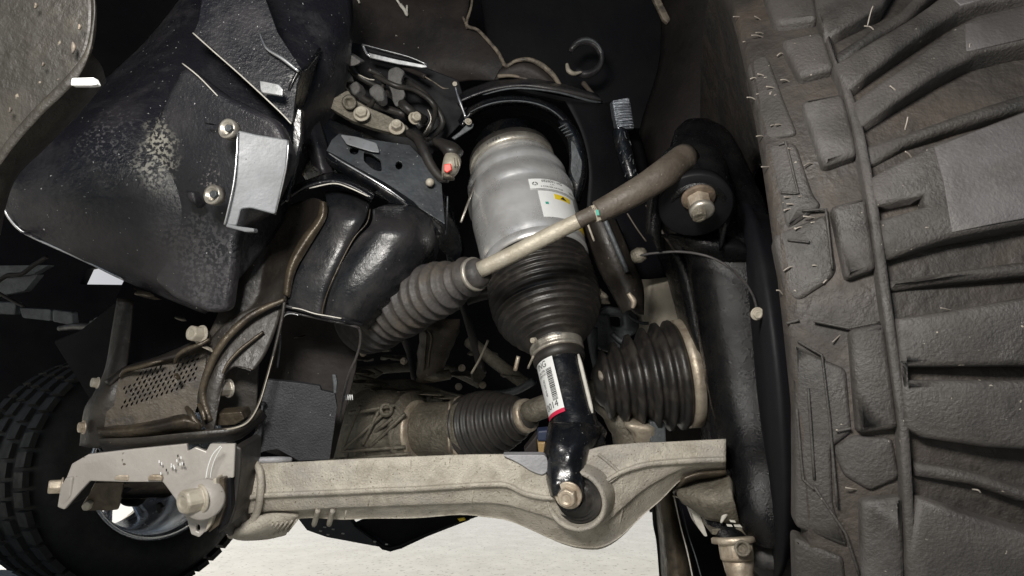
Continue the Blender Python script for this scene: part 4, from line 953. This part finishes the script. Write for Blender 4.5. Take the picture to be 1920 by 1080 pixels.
oval('cable_clump',[(236,910,.70,10,.02),(262,915,.69,16,.03),(300,918,.69,18,.03),(328,922,.69,6,.02)],'brownblk',gp,amp=.008)
oval('cable_clump',[(232,918,.68,6,.01),(250,934,.68,12,.02),(262,945,.68,8,.01)],'black',gp,amp=.005)
plate('small_hook',[(292,945),(300,945),(301,951),(305,951),(300,962),(294,962)],.69,.006,'black',gp,bevel=.001)
oval('pale_clamp',[(264,928,.675,3,.004),(274,932,.67,8,.006),(284,930,.675,3,.004)],'cream',gp,amp=.003)
for nm,x0,x1,d,m in (('ear_shim',399,405,.580,'cream'),('ear_shim',406,420,.586,'mud'),('ear_shim',421,432,.592,'black')):
    plate(nm,[(x0,898),(x1,896),(x1+2,950),(x1-10,985),(x0-16,1000),(x0-4,960)],d,.03,m,gp,bevel=.001)
plate('side_plate',[(440,834),(452,840),(451,880),(446,920),(440,960),(430,985),(408,1002),(425,960),(434,900)],.60,.05,'rubberd',gp,bevel=.002)
# ================================================================== OPEN BOX SECTION (right of perforated bracket)
bx=thing('box_section','dark open box section with rolled rim beside the perforated bracket','crossmember box',P(600,730,.76))
plate('rear_wall',[(525,592),(545,588),(675,614),(668,690),(640,800),(625,860),(560,865),(470,840),(490,760)],(.80,.1,0),.004,'brownpl',bx,bevel=.001)
tube('rolled_rim',[(520,690,.68),(526,640,.68),(526,605,.68),(532,590,.68),(545,586,.68),(575,592,.68),(620,602,.685),(662,611,.69),(674,618,.695),(676,640,.70),(668,670,.705),(655,700,.71),(645,740,.72),(636,790,.73)],[2,2.5,3,3.2,3,2.6,2.6,2.6,3,2.5,2.5,2.5,2.5,2],'glossd',bx,k_=6)
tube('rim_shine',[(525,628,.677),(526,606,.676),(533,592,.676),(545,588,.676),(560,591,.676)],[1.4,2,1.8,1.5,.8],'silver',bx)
plate('textured_plate',[(499,712),(560,718),(600,724),(602,732),(628,738),(632,764),(624,820),(618,862),(560,864),(520,842),(500,845),(470,856),(442,850),(458,836),(488,800),(490,757)],(.70,.15,.05),.008,'dkplate',bx,r=3,bevel=.0015)
lathe('plate_hole',P(494,758,.690),P(494,758,.688),[(0,.0030),(1,.0030),(1,0)],'black',bx,seg=16)
tube('plate_rib',[(446,850,.685),(470,842,.683),(486,818,.682),(490,780,.684),(492,760,.686)],[2,4,4,3,2],'dkplate',bx)
oval('brown_highlight_pill',[(553,634,.79,2,.003),(561,632,.785,7,.006),(570,628,.79,3,.003)],'mud',bx)  # small brown pill shape stands in for a highlight
plate('blue_clip',[(622,702),(629,702),(632,716),(630,738),(625,738),(624,720)],.69,.004,'castg',bx,r=3,bevel=.001)
for i in range(4): tube('clip_rib',[(648+i*4,740,.73),(649+i*4,750,.73)],1.3,'white',bx,k_=2,seg=6)
# ================================================================== LEFT BACKGROUND
lb_=thing('far_brackets','stack of grey bracket plates seen far behind at the left edge','bracket',P(60,550,2.1))
for pts,d in (([(-30,498),(92,497),(62,514),(20,520),(-30,520)],2.1),([(-30,520),(20,521),(72,514),(46,546),(-30,560)],2.12),([(-30,565),(30,566),(28,590),(-30,588)],2.1),([(36,577),(95,580),(95,602),(42,596)],2.1),([(98,580),(135,585),(137,611),(98,603)],2.08)):
    plate('bracket_plate',pts,d,.03,'castg',lb_,r=4,bevel=.004)
tube('bracket_edge',[(-10,532,2.05),(15,516,2.05),(40,514,2.05),(62,498,2.05),(88,482,2.05)],4,'brownpl',lb_); tube('bracket_edge',[(-10,545,2.05),(20,562,2.05),(45,575,2.05)],3,'brownpl',lb_)
rd=thing('steering_link','thin dark link with a grey nut reaching the left column','steering link',P(150,612,1.4))
tube('link',[(112,616,1.5),(145,612,1.45),(180,614,1.4)],[5,7,8],'brownblk',rd); hexbolt('link_nut',(186,610,1.38),12,'castg',rd,n=(-.3,0,1),h=.8)
plate('underbody_panel',[(150,620),(226,560),(220,640),(205,700),(176,760),(100,640)],(1.2,.1,0),.01,'black',r=6,label='black panel left of the perforated bracket column',cat='panel')
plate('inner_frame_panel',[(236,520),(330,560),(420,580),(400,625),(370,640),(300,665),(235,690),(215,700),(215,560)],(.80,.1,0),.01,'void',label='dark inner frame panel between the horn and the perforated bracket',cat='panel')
oval('pale_plug',[(331,594,.79,2,.003),(338,597,.785,7,.006),(345,602,.79,4,.003)],'cream',label='small pale plug on the dark inner frame panel',cat='plug')
# ================================================================== WIRING CLUSTER above the shelf
wc=thing('wiring_bracket','oxidised metal harness bracket with cream bolts above the slotted shelf','bracket',P(690,220,.84))
plate('bracket_body',[(604,190),(622,186),(652,168),(664,186),(692,202),(726,216),(764,236),(772,254),(740,250),(700,240),(660,226),(622,204)],(.80,.1,-.1),.01,'castd',wc,r=5,bevel=.003)
lathe('bracket_boss',P(655,192,.80),P(655,192,.785),[(0,.009),(1,.008),(1,.005),(.7,.004),(.7,0)],'castd',wc,seg=24)
hexbolt('bolt_head',(678,214,.79),12,'cream',wc,n=(.1,.3,1),h=.6,fl=1.3)
hexbolt('bolt_head',(744,240,.785),11,'cream',wc,n=(.1,.4,1),h=.9,fl=1.4)
hexbolt('bolt_head',(777,222,.78),10,'cream',wc,n=(.5,.1,1),h=1.0,fl=1.2)
hexbolt('bolt_head',(601,96,.86),8,'cream',wc,n=(0,0,1),h=.8,washer=False); hexbolt('bolt_head',(619,110,.86),8,'zincbr',wc,n=(0,0,1),h=.8,washer=False)
wh_=thing('wiring_harness','tangle of black cables and grey cloth tape wraps in the recess behind the frame beam','wiring harness',P(700,150,.86))
for pts in ([(630,88),(650,98),(678,116),(664,124),(646,122),(636,126)],[(627,128),(640,130),(650,140),(655,154),(640,152),(628,146)],[(728,130),(744,124),(760,134),(752,150),(754,162),(761,178),(752,192),(744,202),(736,190),(734,172),(726,156)],[(690,166),(704,154),(718,162),(720,186),(708,190),(692,176)],[(650,160),(668,150),(676,166),(664,180)]):
    plate('cloth_wrap',pts,(.85+random.uniform(-.02,.02),random.uniform(-.3,.3),random.uniform(-.3,.3)),.02,'cloth',wh_,r=6,bevel=.006,segs=4)
random.seed(21)
for pts,w in (([(610,120),(640,150),(690,190),(760,215)],7),([(640,100),(670,140),(720,170),(760,200),(790,240)],6),([(700,140),(740,160),(780,170),(815,200),(806,240),(795,255)],5),([(600,160),(650,185),(700,215)],8),([(760,150),(800,180),(830,230),(800,262)],6),([(690,130),(720,150),(700,190),(680,210)],5),([(620,120),(600,170),(620,200)],6),([(735,175),(765,205),(795,225)],9)):
    tube('cable',[(x,y,.87+random.uniform(-.02,.02)) for x,y in pts],w,'rubberd',wh_,seg=12)
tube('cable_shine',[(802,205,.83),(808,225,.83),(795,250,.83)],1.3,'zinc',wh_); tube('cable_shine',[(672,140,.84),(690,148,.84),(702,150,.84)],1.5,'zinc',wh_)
plate('recess_back',[(575,120),(610,70),(690,85),(860,150),(880,215),(800,300),(620,250),(570,200)],(.93,0,0),.01,'black',wh_)
hc=thing('harness_connector','cream electrical plug with a red lock hanging on a black hose end near the canister','connector',P(846,316,.74))
tube('hose',[(768,250,.79),(784,262,.775),(796,285,.765),(808,310,.76),(825,332,.755),(840,338,.75)],[9,10,10,9,8,5],'rubberd',hc,seg=14)
oval('boot',[(822,262,.78,10,.012),(836,272,.77,22,.02),(848,284,.76,20,.02),(850,294,.755,14,.014)],'rubberd',hc,amp=.002)
oval('plug_body',[(846,288,.75,10,.008),(848,298,.745,16,.014),(846,312,.742,17,.015),(842,326,.742,14,.012),(838,334,.745,9,.008)],'rod',hc,seg=12)
plate('red_lock',[(832,308),(845,306),(847,318),(838,324),(832,320)],.724,.006,'redpl',hc,r=2,bevel=.001)
for i in range(3): tube('plug_rib',[(850+i*5,294+i*2,.727+i*.003),(852+i*5,312,.725+i*.003)],1.2,'cream',hc,k_=2,seg=6)
oval('plug_tip',[(836,326,.735,6,.006),(842,333,.735,10,.008),(846,338,.74,5,.004)],'castd',hc)
ss=thing('silver_strip','bright silver bent metal strip below the dark inner liner near top centre','metal strip',P(740,105,.88))
plate('strip_face',[(690,98),(740,110),(800,122),(801,126),(790,127),(745,120),(692,108)],(.88,0,0),.004,'silver',ss,bevel=.0008)
tube('strip_edge',[(679,83,.875),(720,94,.875),(768,107,.875),(800,121,.875)],1.3,'silver',ss,k_=3); tube('strip_edge',[(680,84,.875),(686,97,.875),(692,105,.875)],2.2,'silver',ss,k_=3)
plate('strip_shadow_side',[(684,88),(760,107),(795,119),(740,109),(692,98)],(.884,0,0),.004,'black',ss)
tw=thing('thin_cable','thin tan cable with a dark sleeve dropping from the liner to the strut tower','cable',P(810,150,.88))
tube('sleeve',[(752,124,.90),(780,136,.89),(797,144,.88)],[4,5,5],'brownpl',tw); tube('wire',[(797,144,.88),(815,155,.88),(830,165,.88),(842,166,.88)],1.2,'lip',tw)
ff=thing('folding_fixture','thin pale hinged rod bracket standing left of the strut tower arch','bracket',P(872,200,.86))
tube('pin_rod',[(853,158,.86),(856,172,.858),(862,190,.856),(868,206,.855),(873,220,.855)],[3,1.6,3,2,3],'silver',ff,k_=3); hexbolt('pin_head',(853,158,.855),5,'cream',ff,washer=False); hexbolt('hinge_pin',(878,228,.85),5,'cream',ff,n=(.3,.2,1))
plate('hinge_arm',[(880,228),(889,232),(886,240),(852,262),(846,258),(862,246)],(.86,0,0),.004,'castg',ff,bevel=.001)
tube('thin_rod_a',[(938,230,.90),(912,290,.87),(888,352,.83),(864,417,.80)],2.2,'zinc',k_=2,label='thin grey rod slanting down left of the canister',cat='rod')
bpy.data.objects['thin_rod_a'].name='slanted_rod'
g_=[]
for i,(pts,w,m,lab) in enumerate(((
  [(915,638,.86),(900,672,.87),(884,700,.88)],2.3,'rod','short pale gold rod left of the bellows bottom'),
  ([(826,362,.78),(823,385,.78),(815,415,.78)],1.8,'silver','short shiny line rod right below the slotted shelf, left one'),
  ([(839,368,.78),(838,400,.78),(835,440,.78)],1.4,'castg','short grey line rod below the slotted shelf, right one'),
  ([(1128,398,.80),(1150,450,.80),(1176,510,.80)],5,'castg','grey pipe running down behind the jam nut'),
  ([(1102,420,.78),(1114,452,.78)],2,'cream','small pale rod end just below the tie rod thread'),
  ([(1176,400,.80),(1195,430,.80),(1212,453,.80)],1.4,'rustbrown','thin brown line under the tie rod sleeve, left one'),
  ([(1212,384,.80),(1235,425,.80),(1262,465,.79),(1270,470,.79)],2.6,'rustbrown','brown pipe under the tie rod sleeve, right one'),
  ([(1000,668,.70),(990,690,.72)],2,'cream','pale pin beside the lower clamp'),
  ([(972,668,.80),(966,695,.80)],4,'zincbr','short brown stud left of the lower clamp'))):
    o=tube('pipe',pts,w,m,k_=4,label=lab,cat='pipe')
# ================================================================== STRUT TOWER ARCH
sa=thing('strut_tower','glossy black arched strut tower opening above the aluminium canister','strut tower',P(1000,250,.95))
ARC=[(866,236),(880,215),(905,200),(935,192),(968,190),(1000,194),(1030,205),(1055,224),(1074,252),(1086,290),(1092,330),(1080,372),(1066,392)]
def off(pts,k): 
    cx,cy=970,360; return [(cx+(x-cx)*k,cy+(y-cy)*k) for x,y in pts]
grid('arch_lip',[[(x,y,.90) for x,y in off(ARC,1.06)],[(x,y,.885) for x,y in ARC],[(x,y,.90) for x,y in off(ARC,.965)]],'gloss',sa,solid=.003)
grid('arch_inner_wall',[[(x,y,.90) for x,y in off(ARC,.985)],[(x,y,1.02) for x,y in off(ARC,.93)],[(x,y,1.12) for x,y in off(ARC,.86)]],'black',sa,solid=.003)
grid('crown_flange',[[(858,196,.93),(890,182,.93),(930,171,.93),(980,166,.93),(1040,176,.93),(1130,194,.95)],[(862,190,.90),(895,176,.90),(935,165,.90),(985,160,.90),(1045,168,.90),(1125,186,.92)],[(862,175,.94),(900,160,.95),(940,150,.95),(990,148,.95),(1050,158,.95),(1120,178,.96)]],'glossd',sa,solid=.003)
tube('crown_edge',[(905,178,.896),(950,167,.893),(990,166,.892),(1050,174,.895),(1105,189,.91),(1127,192,.92)],[1,1.8,2,2,2.4,1.5],'castg',sa)
tube('arch_edge',[(880,211,.880),(905,199,.878),(935,191,.877),(968,189,.876),(1000,193,.877),(1028,203,.878),(1050,219,.88),(1066,238,.885)],[1,1.3,1.4,1.4,1.3,1.3,1.2,1],'castg',sa)
grid('tower_side',[[(1060,190,.90),(1090,250,.89),(1104,320,.88),(1100,400,.88),(1110,470,.88)],[(1120,195,.92),(1140,260,.91),(1150,340,.90),(1150,400,.89),(1180,520,.88)],[(1150,190,.96),(1200,260,.95),(1220,340,.94),(1240,400,.93),(1250,520,.92)]],'black',sa,ku=5,kv=4)
gs=grid('side_glaze',[[(1046,226,.87),(1064,262,.865),(1068,300,.86),(1066,340,.86),(1070,376,.865)],[(1062,226,.865),(1082,262,.86),(1092,305,.855),(1088,345,.855),(1078,378,.86)],[(1070,230,.88),(1090,262,.875),(1099,305,.87),(1096,345,.87),(1084,382,.875)]],'gloss',sa,solid=.003)
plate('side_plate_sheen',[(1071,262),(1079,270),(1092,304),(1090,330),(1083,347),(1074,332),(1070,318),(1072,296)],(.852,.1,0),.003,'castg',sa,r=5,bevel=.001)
for i in range(4): tube('sheen_stripe',[(1048+i*4,240+i*5,.853),(1062+i*4,232+i*6,.85)],1.2,'castg',sa,k_=2,seg=6)  # thin grey tubes colour in striped reflections on the glossy side wall
tube('side_edge',[(1060,345,.855),(1066,360,.853),(1072,376,.855)],1.6,'silver',sa,k_=3)
# ================================================================== LINERS
il=thing('inner_liner','brown dusty plastic fender liner with a pale wavy edge at the top centre','fender liner',P(800,60,1.0))
grid('liner_sheet',[
 [(540,-80,1.05),(560,20,1.02),(600,70,1.0),(680,90,.99),(760,140,.98),(840,160,.98)],
 [(640,-80,1.05),(660,0,1.02),(700,50,1.0),(760,90,.98),(820,125,.97),(880,150,.97)],
 [(760,-80,1.05),(780,0,1.0),(810,40,.98),(850,80,.97),(890,120,.96),(930,152,.96)],
 [(885,-80,1.05),(880,0,1.0),(876,46,.98),(910,72,.97),(940,110,.96),(960,150,.96)]],'brownpl',il,ku=6,kv=6,solid=.004,amp=.004,nf=9)
grid('liner_bulge',[[(945,124,.955),(965,115,.95),(990,112,.95),(1015,124,.95),(1050,160,.955)],[(935,135,.95),(960,128,.945),(985,126,.944),(1010,138,.945),(1035,160,.95)],[(925,152,.955),(950,148,.95),(980,148,.95),(1005,154,.95),(1030,163,.955)]],'brownpl',il)
tube('liner_lip',[(888,-40,1.0),(884,10,.98),(875,46,.965),(895,56,.96),(915,76,.955),(935,100,.95),(948,123,.945),(968,114,.94),(992,112,.94),(1015,122,.94),(1036,140,.94),(1050,160,.945)],[2,2.2,3,3.2,3.5,3.5,4,3.5,4.5,5,5,4],'lip',il,k_=5)
tube('liner_chip',[(868,32,.97),(873,44,.966),(876,54,.965)],2.2,'lip',il,k_=3); tube('liner_lip',[(934,143,.945),(960,142,.94),(990,149,.94)],[4,3,2],'lip',il)
for pts,w in (([(750,8,.98),(758,18,.98),(763,28,.98)],3.4),([(742,-4,.98),(752,12,.98)],2),([(670,-4,1.0),(674,6,1.0)],2),([(763,10,.98),(763,30,.98)],2)):
    tube('liner_scuff',pts,w,'palewht',il,k_=3,seg=6)
ul=thing('body_panel','flat black inner body panel with beige strip and hanging ring at top','body panel',P(1080,80,1.15))
plate('panel_face',[(880,-120),(1235,-120),(1262,40),(1250,150),(1235,240),(1160,240),(1060,190),(930,160)],(1.2,.1,-.1),.01,'black',ul)
plate('beige_strip',[(1216,-20),(1230,-20),(1258,36),(1252,44),(1243,36)],(1.1,0,0),.01,'lip',ul,bevel=.002)
c=P(1098,108,1.08); R3=[]
tubeW('hanging_ring',[c+RT*(.026*math.cos(a))+UP*(.027*math.sin(a)) for a in [R(160-i*16) for i in range(19)]],[.004+.003*abs(math.sin(i*.3)) for i in range(19)],'glossd',ul,12)
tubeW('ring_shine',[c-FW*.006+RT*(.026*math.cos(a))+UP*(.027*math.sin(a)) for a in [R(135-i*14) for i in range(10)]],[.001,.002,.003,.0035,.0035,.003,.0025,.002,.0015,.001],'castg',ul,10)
tube('ring_hook',[(1063,120,1.07),(1066,132,1.065),(1076,138,1.065),(1090,135,1.07)],[3,4.5,4,2],'cream',ul); 
tube('strap',[(1094,156,1.07),(1104,168,1.06),(1118,182,1.05),(1124,186,1.05)],[5,4,2.5,1],'rustbrown',ul)
grid('outer_liner',[
 [(1235,-100,1.15),(1240,100,1.12),(1200,250,1.10),(1190,400,1.1),(1200,600,1.1),(1220,960,1.1)],
 [(1340,-100,1.05),(1340,100,1.02),(1300,250,1.0),(1300,400,1.0),(1310,600,1.0),(1330,960,1.0)],
 [(1600,-100,1.05),(1600,100,1.02),(1600,250,1.0),(1600,400,1.0),(1600,600,1.0),(1600,960,1.0)]],'darkliner',ku=5,kv=5,solid=.005,label='dark brown curved wheel liner between the tower and the mud tyre',cat='fender liner')
# foil clip with wrap
fo=thing('foil_sleeve','crinkled silver foil sleeve with clear wrapped hose below it right of the tower','hose sleeve',P(1170,215,.90))
plate('foil',[(1148,188),(1180,182),(1184,200),(1190,241),(1158,242),(1152,215)],(.88,.1,0),.015,'foil',fo,bevel=.002)
for i in range(9): tube('foil_crease',[(1152+i*.8,196+i*5.2,.8785),(1168,194+i*5.2+random.uniform(-1,1),.877),(1182+i*.6,195+i*5,.8785)],1.1,'foil',fo,k_=2,seg=6)
tube('wrapped_hose',[(1162,244,.89),(1168,275,.885),(1176,305,.88),(1186,336,.875)],[15,15,14,11],'gloss',fo,seg=14)
for i in range(40):
    y=random.uniform(246,335); x=1164+(y-244)*.24+random.uniform(-13,13); d=.868
    tube('wrap_wrinkle',[(x,y,d),(x+random.uniform(-3,3),y+random.uniform(3,9),d-.001)],random.uniform(.5,1.1),'castg',fo,k_=2,seg=5) if i<28 else None
# ================================================================== CENTRE-RIGHT BRACKETS
ucb=thing('lower_tower_arm','dusty black forged arm running down behind the tie rod toward the axle boot','forged arm',P(1150,500,.82))
grid('arm_web',[[(1098,418,.84),(1110,460,.84),(1130,510,.83),(1150,545,.83),(1172,585,.83)],[(1125,412,.815),(1140,455,.81),(1160,500,.81),(1178,540,.81),(1186,580,.81)],[(1150,415,.84),(1170,460,.83),(1186,500,.83),(1200,540,.83),(1200,590,.83)]],'brownblk',ucb,solid=.01)
oval('corroded_clamp',[(1100,532,.80,5,.005),(1116,545,.79,15,.012),(1128,556,.79,12,.01),(1136,570,.80,5,.005)],'castd',ucb,amp=.006)
tube('pale_pin',[(1178,550,.79),(1188,565,.79),(1186,578,.79)],[4,6,3],'zincbr',ucb)
gbk=thing('cast_bracket','grey cast bracket with a square hole behind the strut and the axle boot','bracket',P(1150,620,.93))
plate('bracket_face',[(1104,592),(1124,584),(1142,574),(1188,582),(1198,596),(1200,622),(1182,632),(1168,656),(1150,664),(1124,655),(1106,640)],(.93,.1,0),.02,'castg',gbk,holes=[[(1143,593),(1168,595),(1170,614),(1148,612)]],r=0,bevel=.004,segs=3)
tube('bracket_rod',[(1110,615,.90),(1112,650,.895),(1118,690,.89),(1122,725,.885)],[11,9,6.5,6],'castg',gbk)
tube('bracket_pipe',[(1178,590,.90),(1190,600,.895),(1205,606,.89),(1216,606,.89)],3,'castg',gbk); tube('bracket_pipe',[(1196,520,.90),(1192,545,.90),(1200,562,.90)],2,'castg',gbk)
tube('bracket_rib',[(1148,625,.925),(1165,640,.922),(1172,632,.922)],5,'castg',gbk)
oval('gold_plug',[(1124,695,.84,2,.003),(1128,706,.835,6,.005),(1130,716,.84,4,.004)],'cream',label='small cream plug at the end of the axle boot',cat='plug')
hub=thing('axle_support','oily brown casting under the axle boot resting behind the arm','casting',P(1180,800,.86))
oval('casting_body',[(1120,730,.90,14,.01),(1150,765,.89,36,.03),(1185,800,.88,44,.03),(1200,850,.88,46,.03)],'castd',hub,amp=.006)
oval('casting_glow_lug',[(1176,782,.85,5,.005),(1192,792,.84,22,.012),(1206,810,.84,24,.012),(1212,840,.85,14,.01)],'zincbr',hub,amp=.004)
plate('casting_post',[(1218,790),(1248,793),(1250,842),(1220,842)],(.83,0,0),.03,'castg',hub,bevel=.002)
plate('stop_block',[(1008,808),(1032,806),(1034,828),(1008,828)],(.72,0,0),.02,'blue',label='blue rubber stop block left of the strut fork',cat='stop block',bevel=.002)
plate('gold_stop',[(1008,829),(1034,829),(1035,849),(1010,851)],(.72,0,0),.02,'gold',label='gold coloured tab below the blue stop block',cat='tab',bevel=.0015)
plate('dull_gusset',[(982,845),(1008,812),(1008,851),(985,851)],(.74,0,0),.02,'brownpl',label='dull triangular gusset left of the blue stop block',cat='gusset',bevel=.002)
# ================================================================== BEYOND AND BELOW THE ARM
fd=thing('hanging_tray','black folded tray corner hanging below the vehicle beyond the aluminium arm','tray',P(720,990,1.5))
plate('left_side',[(548,960),(640,950),(662,983),(732,1030),(665,1018),(612,1008),(575,995)],(1.5,-.1,0),.02,'dkplate',fd,bevel=.003)
plate('right_side',[(662,985),(720,960),(900,945),(906,966),(880,975),(732,1030)],(1.52,.1,0),.02,'black',fd,bevel=.003)
tube('bottom_edge',[(664,985,1.49),(700,1010,1.49),(732,1029,1.49),(800,1002,1.50),(880,972,1.51)],[2,3,5,4,3],'black',fd,k_=3)
plate('yellow_tag',[(858,973),(870,971),(873,975),(862,978)],1.48,.004,'yellow',fd,bevel=0)
for x,y in ((585,987),(598,995),(612,1002),(640,1000),(606,988),(622,992),(700,1015),(722,1020)): plate('chip',[(x,y),(x+5,y+.6),(x+5,y+2),(x,y+1.4)],1.47,.004,'palewht',fd,bevel=0)
po=thing('brown_post','rust brown stained upright post behind the lower arm at bottom right','post',P(1265,1010,.82))
grid('post_face',[[(1226,925,.86),(1232,970,.85),(1238,1030,.84),(1246,1110,.83)],[(1240,920,.82),(1246,970,.81),(1254,1030,.80),(1264,1110,.79)],[(1258,915,.82),(1266,970,.81),(1278,1030,.80),(1292,1110,.79)],[(1262,915,.86),(1276,970,.85),(1292,1030,.84),(1308,1110,.83)]],'mud',po,solid=.004)
tube('post_edge_line',[(1264,930,.80),(1276,985,.79),(1290,1040,.785),(1304,1110,.78)],1.3,'palewht',po); tube('post_edge_line',[(1278,948,.82),(1290,1000,.81),(1306,1050,.80),(1322,1110,.79)],1.2,'castg',po)
tube('top_edge_line',[(1262,930,.80),(1280,934,.79),(1297,940,.78)],2,'zinc',po,k_=3)
tube('dark_edge_trim',[(1226,948,.85),(1229,985,.85),(1234,1020,.84),(1240,1110,.84)],[4,4.5,3,2],'black',po,k_=4)
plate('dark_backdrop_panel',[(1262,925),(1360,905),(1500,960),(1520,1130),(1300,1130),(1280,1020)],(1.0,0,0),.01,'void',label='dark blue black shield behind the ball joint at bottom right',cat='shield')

# ================================================================== dim machinery in the depth of the wheel well
eh=thing('engine_hoses','dim black hoses and pipes deep in the wheel well behind the air strut','hoses',P(850,560,1.3))
for pts,w,m in (([(640,640,1.25),(720,625,1.3),(800,600,1.35),(880,560,1.4),(960,540,1.4)],11,'rubberd'),([(660,700,1.2),(740,690,1.25),(830,690,1.3),(900,720,1.3)],9,'castd'),
  ([(700,560,1.3),(760,640,1.28),(780,720,1.2)],7,'rubberg'),([(850,430,1.35),(856,520,1.3),(880,610,1.25),(905,700,1.2)],8,'rubberd'),([(880,640,1.25),(930,680,1.2),(985,720,1.15)],12,'castd'),
  ([(1120,250,1.25),(1160,330,1.2),(1200,420,1.15),(1215,520,1.1)],10,'rubberd'),([(1210,260,1.2),(1235,340,1.15),(1240,400,1.1)],6,'castg'),([(900,740,1.15),(960,735,1.1),(1000,715,1.05)],7,'castg'),
  ([(820,380,1.3),(835,440,1.25),(845,500,1.2)],5,'castg')):
    tube('hose',pts,w,m,eh,seg=14)
ec=thing('engine_castings','dim cast lumps and small fasteners behind the steering rack boot and mount bracket','castings',P(760,640,1.35))
for x,y,r_,d in ((700,650,26,1.35),(742,668,20,1.3),(672,668,18,1.25),(870,700,22,1.25),(905,660,18,1.3),(930,742,24,1.2),(960,700,16,1.2),(700,610,20,1.4)):
    oval('casting_lump',[(x-r_,y+6,d,5,.01),(x-r_*.5,y,d-.02,r_*.7,.03),(x+r_*.5,y+4,d-.02,r_*.65,.03),(x+r_,y+9,d,5,.01)],'castd',ec,amp=.01)
for x,y,d in ((681,662,1.2),(757,677,1.2),(866,690,1.15),(905,722,1.1),(912,760,1.1),(860,725,1.1)):
    hexbolt('hex_bolt',(x,y,d),5,'zincbr',ec,n=(0,.2,1),h=.7)
plate('gusset_plate',[(884,700),(902,688),(912,704),(898,722),(886,716)],(1.1,.2,0),.008,'castd',ec,bevel=.002)
plate('web_plate',[(640,700),(700,690),(720,700),(700,712),(640,716)],(1.08,.1,0),.01,'castd',ec,bevel=.003)
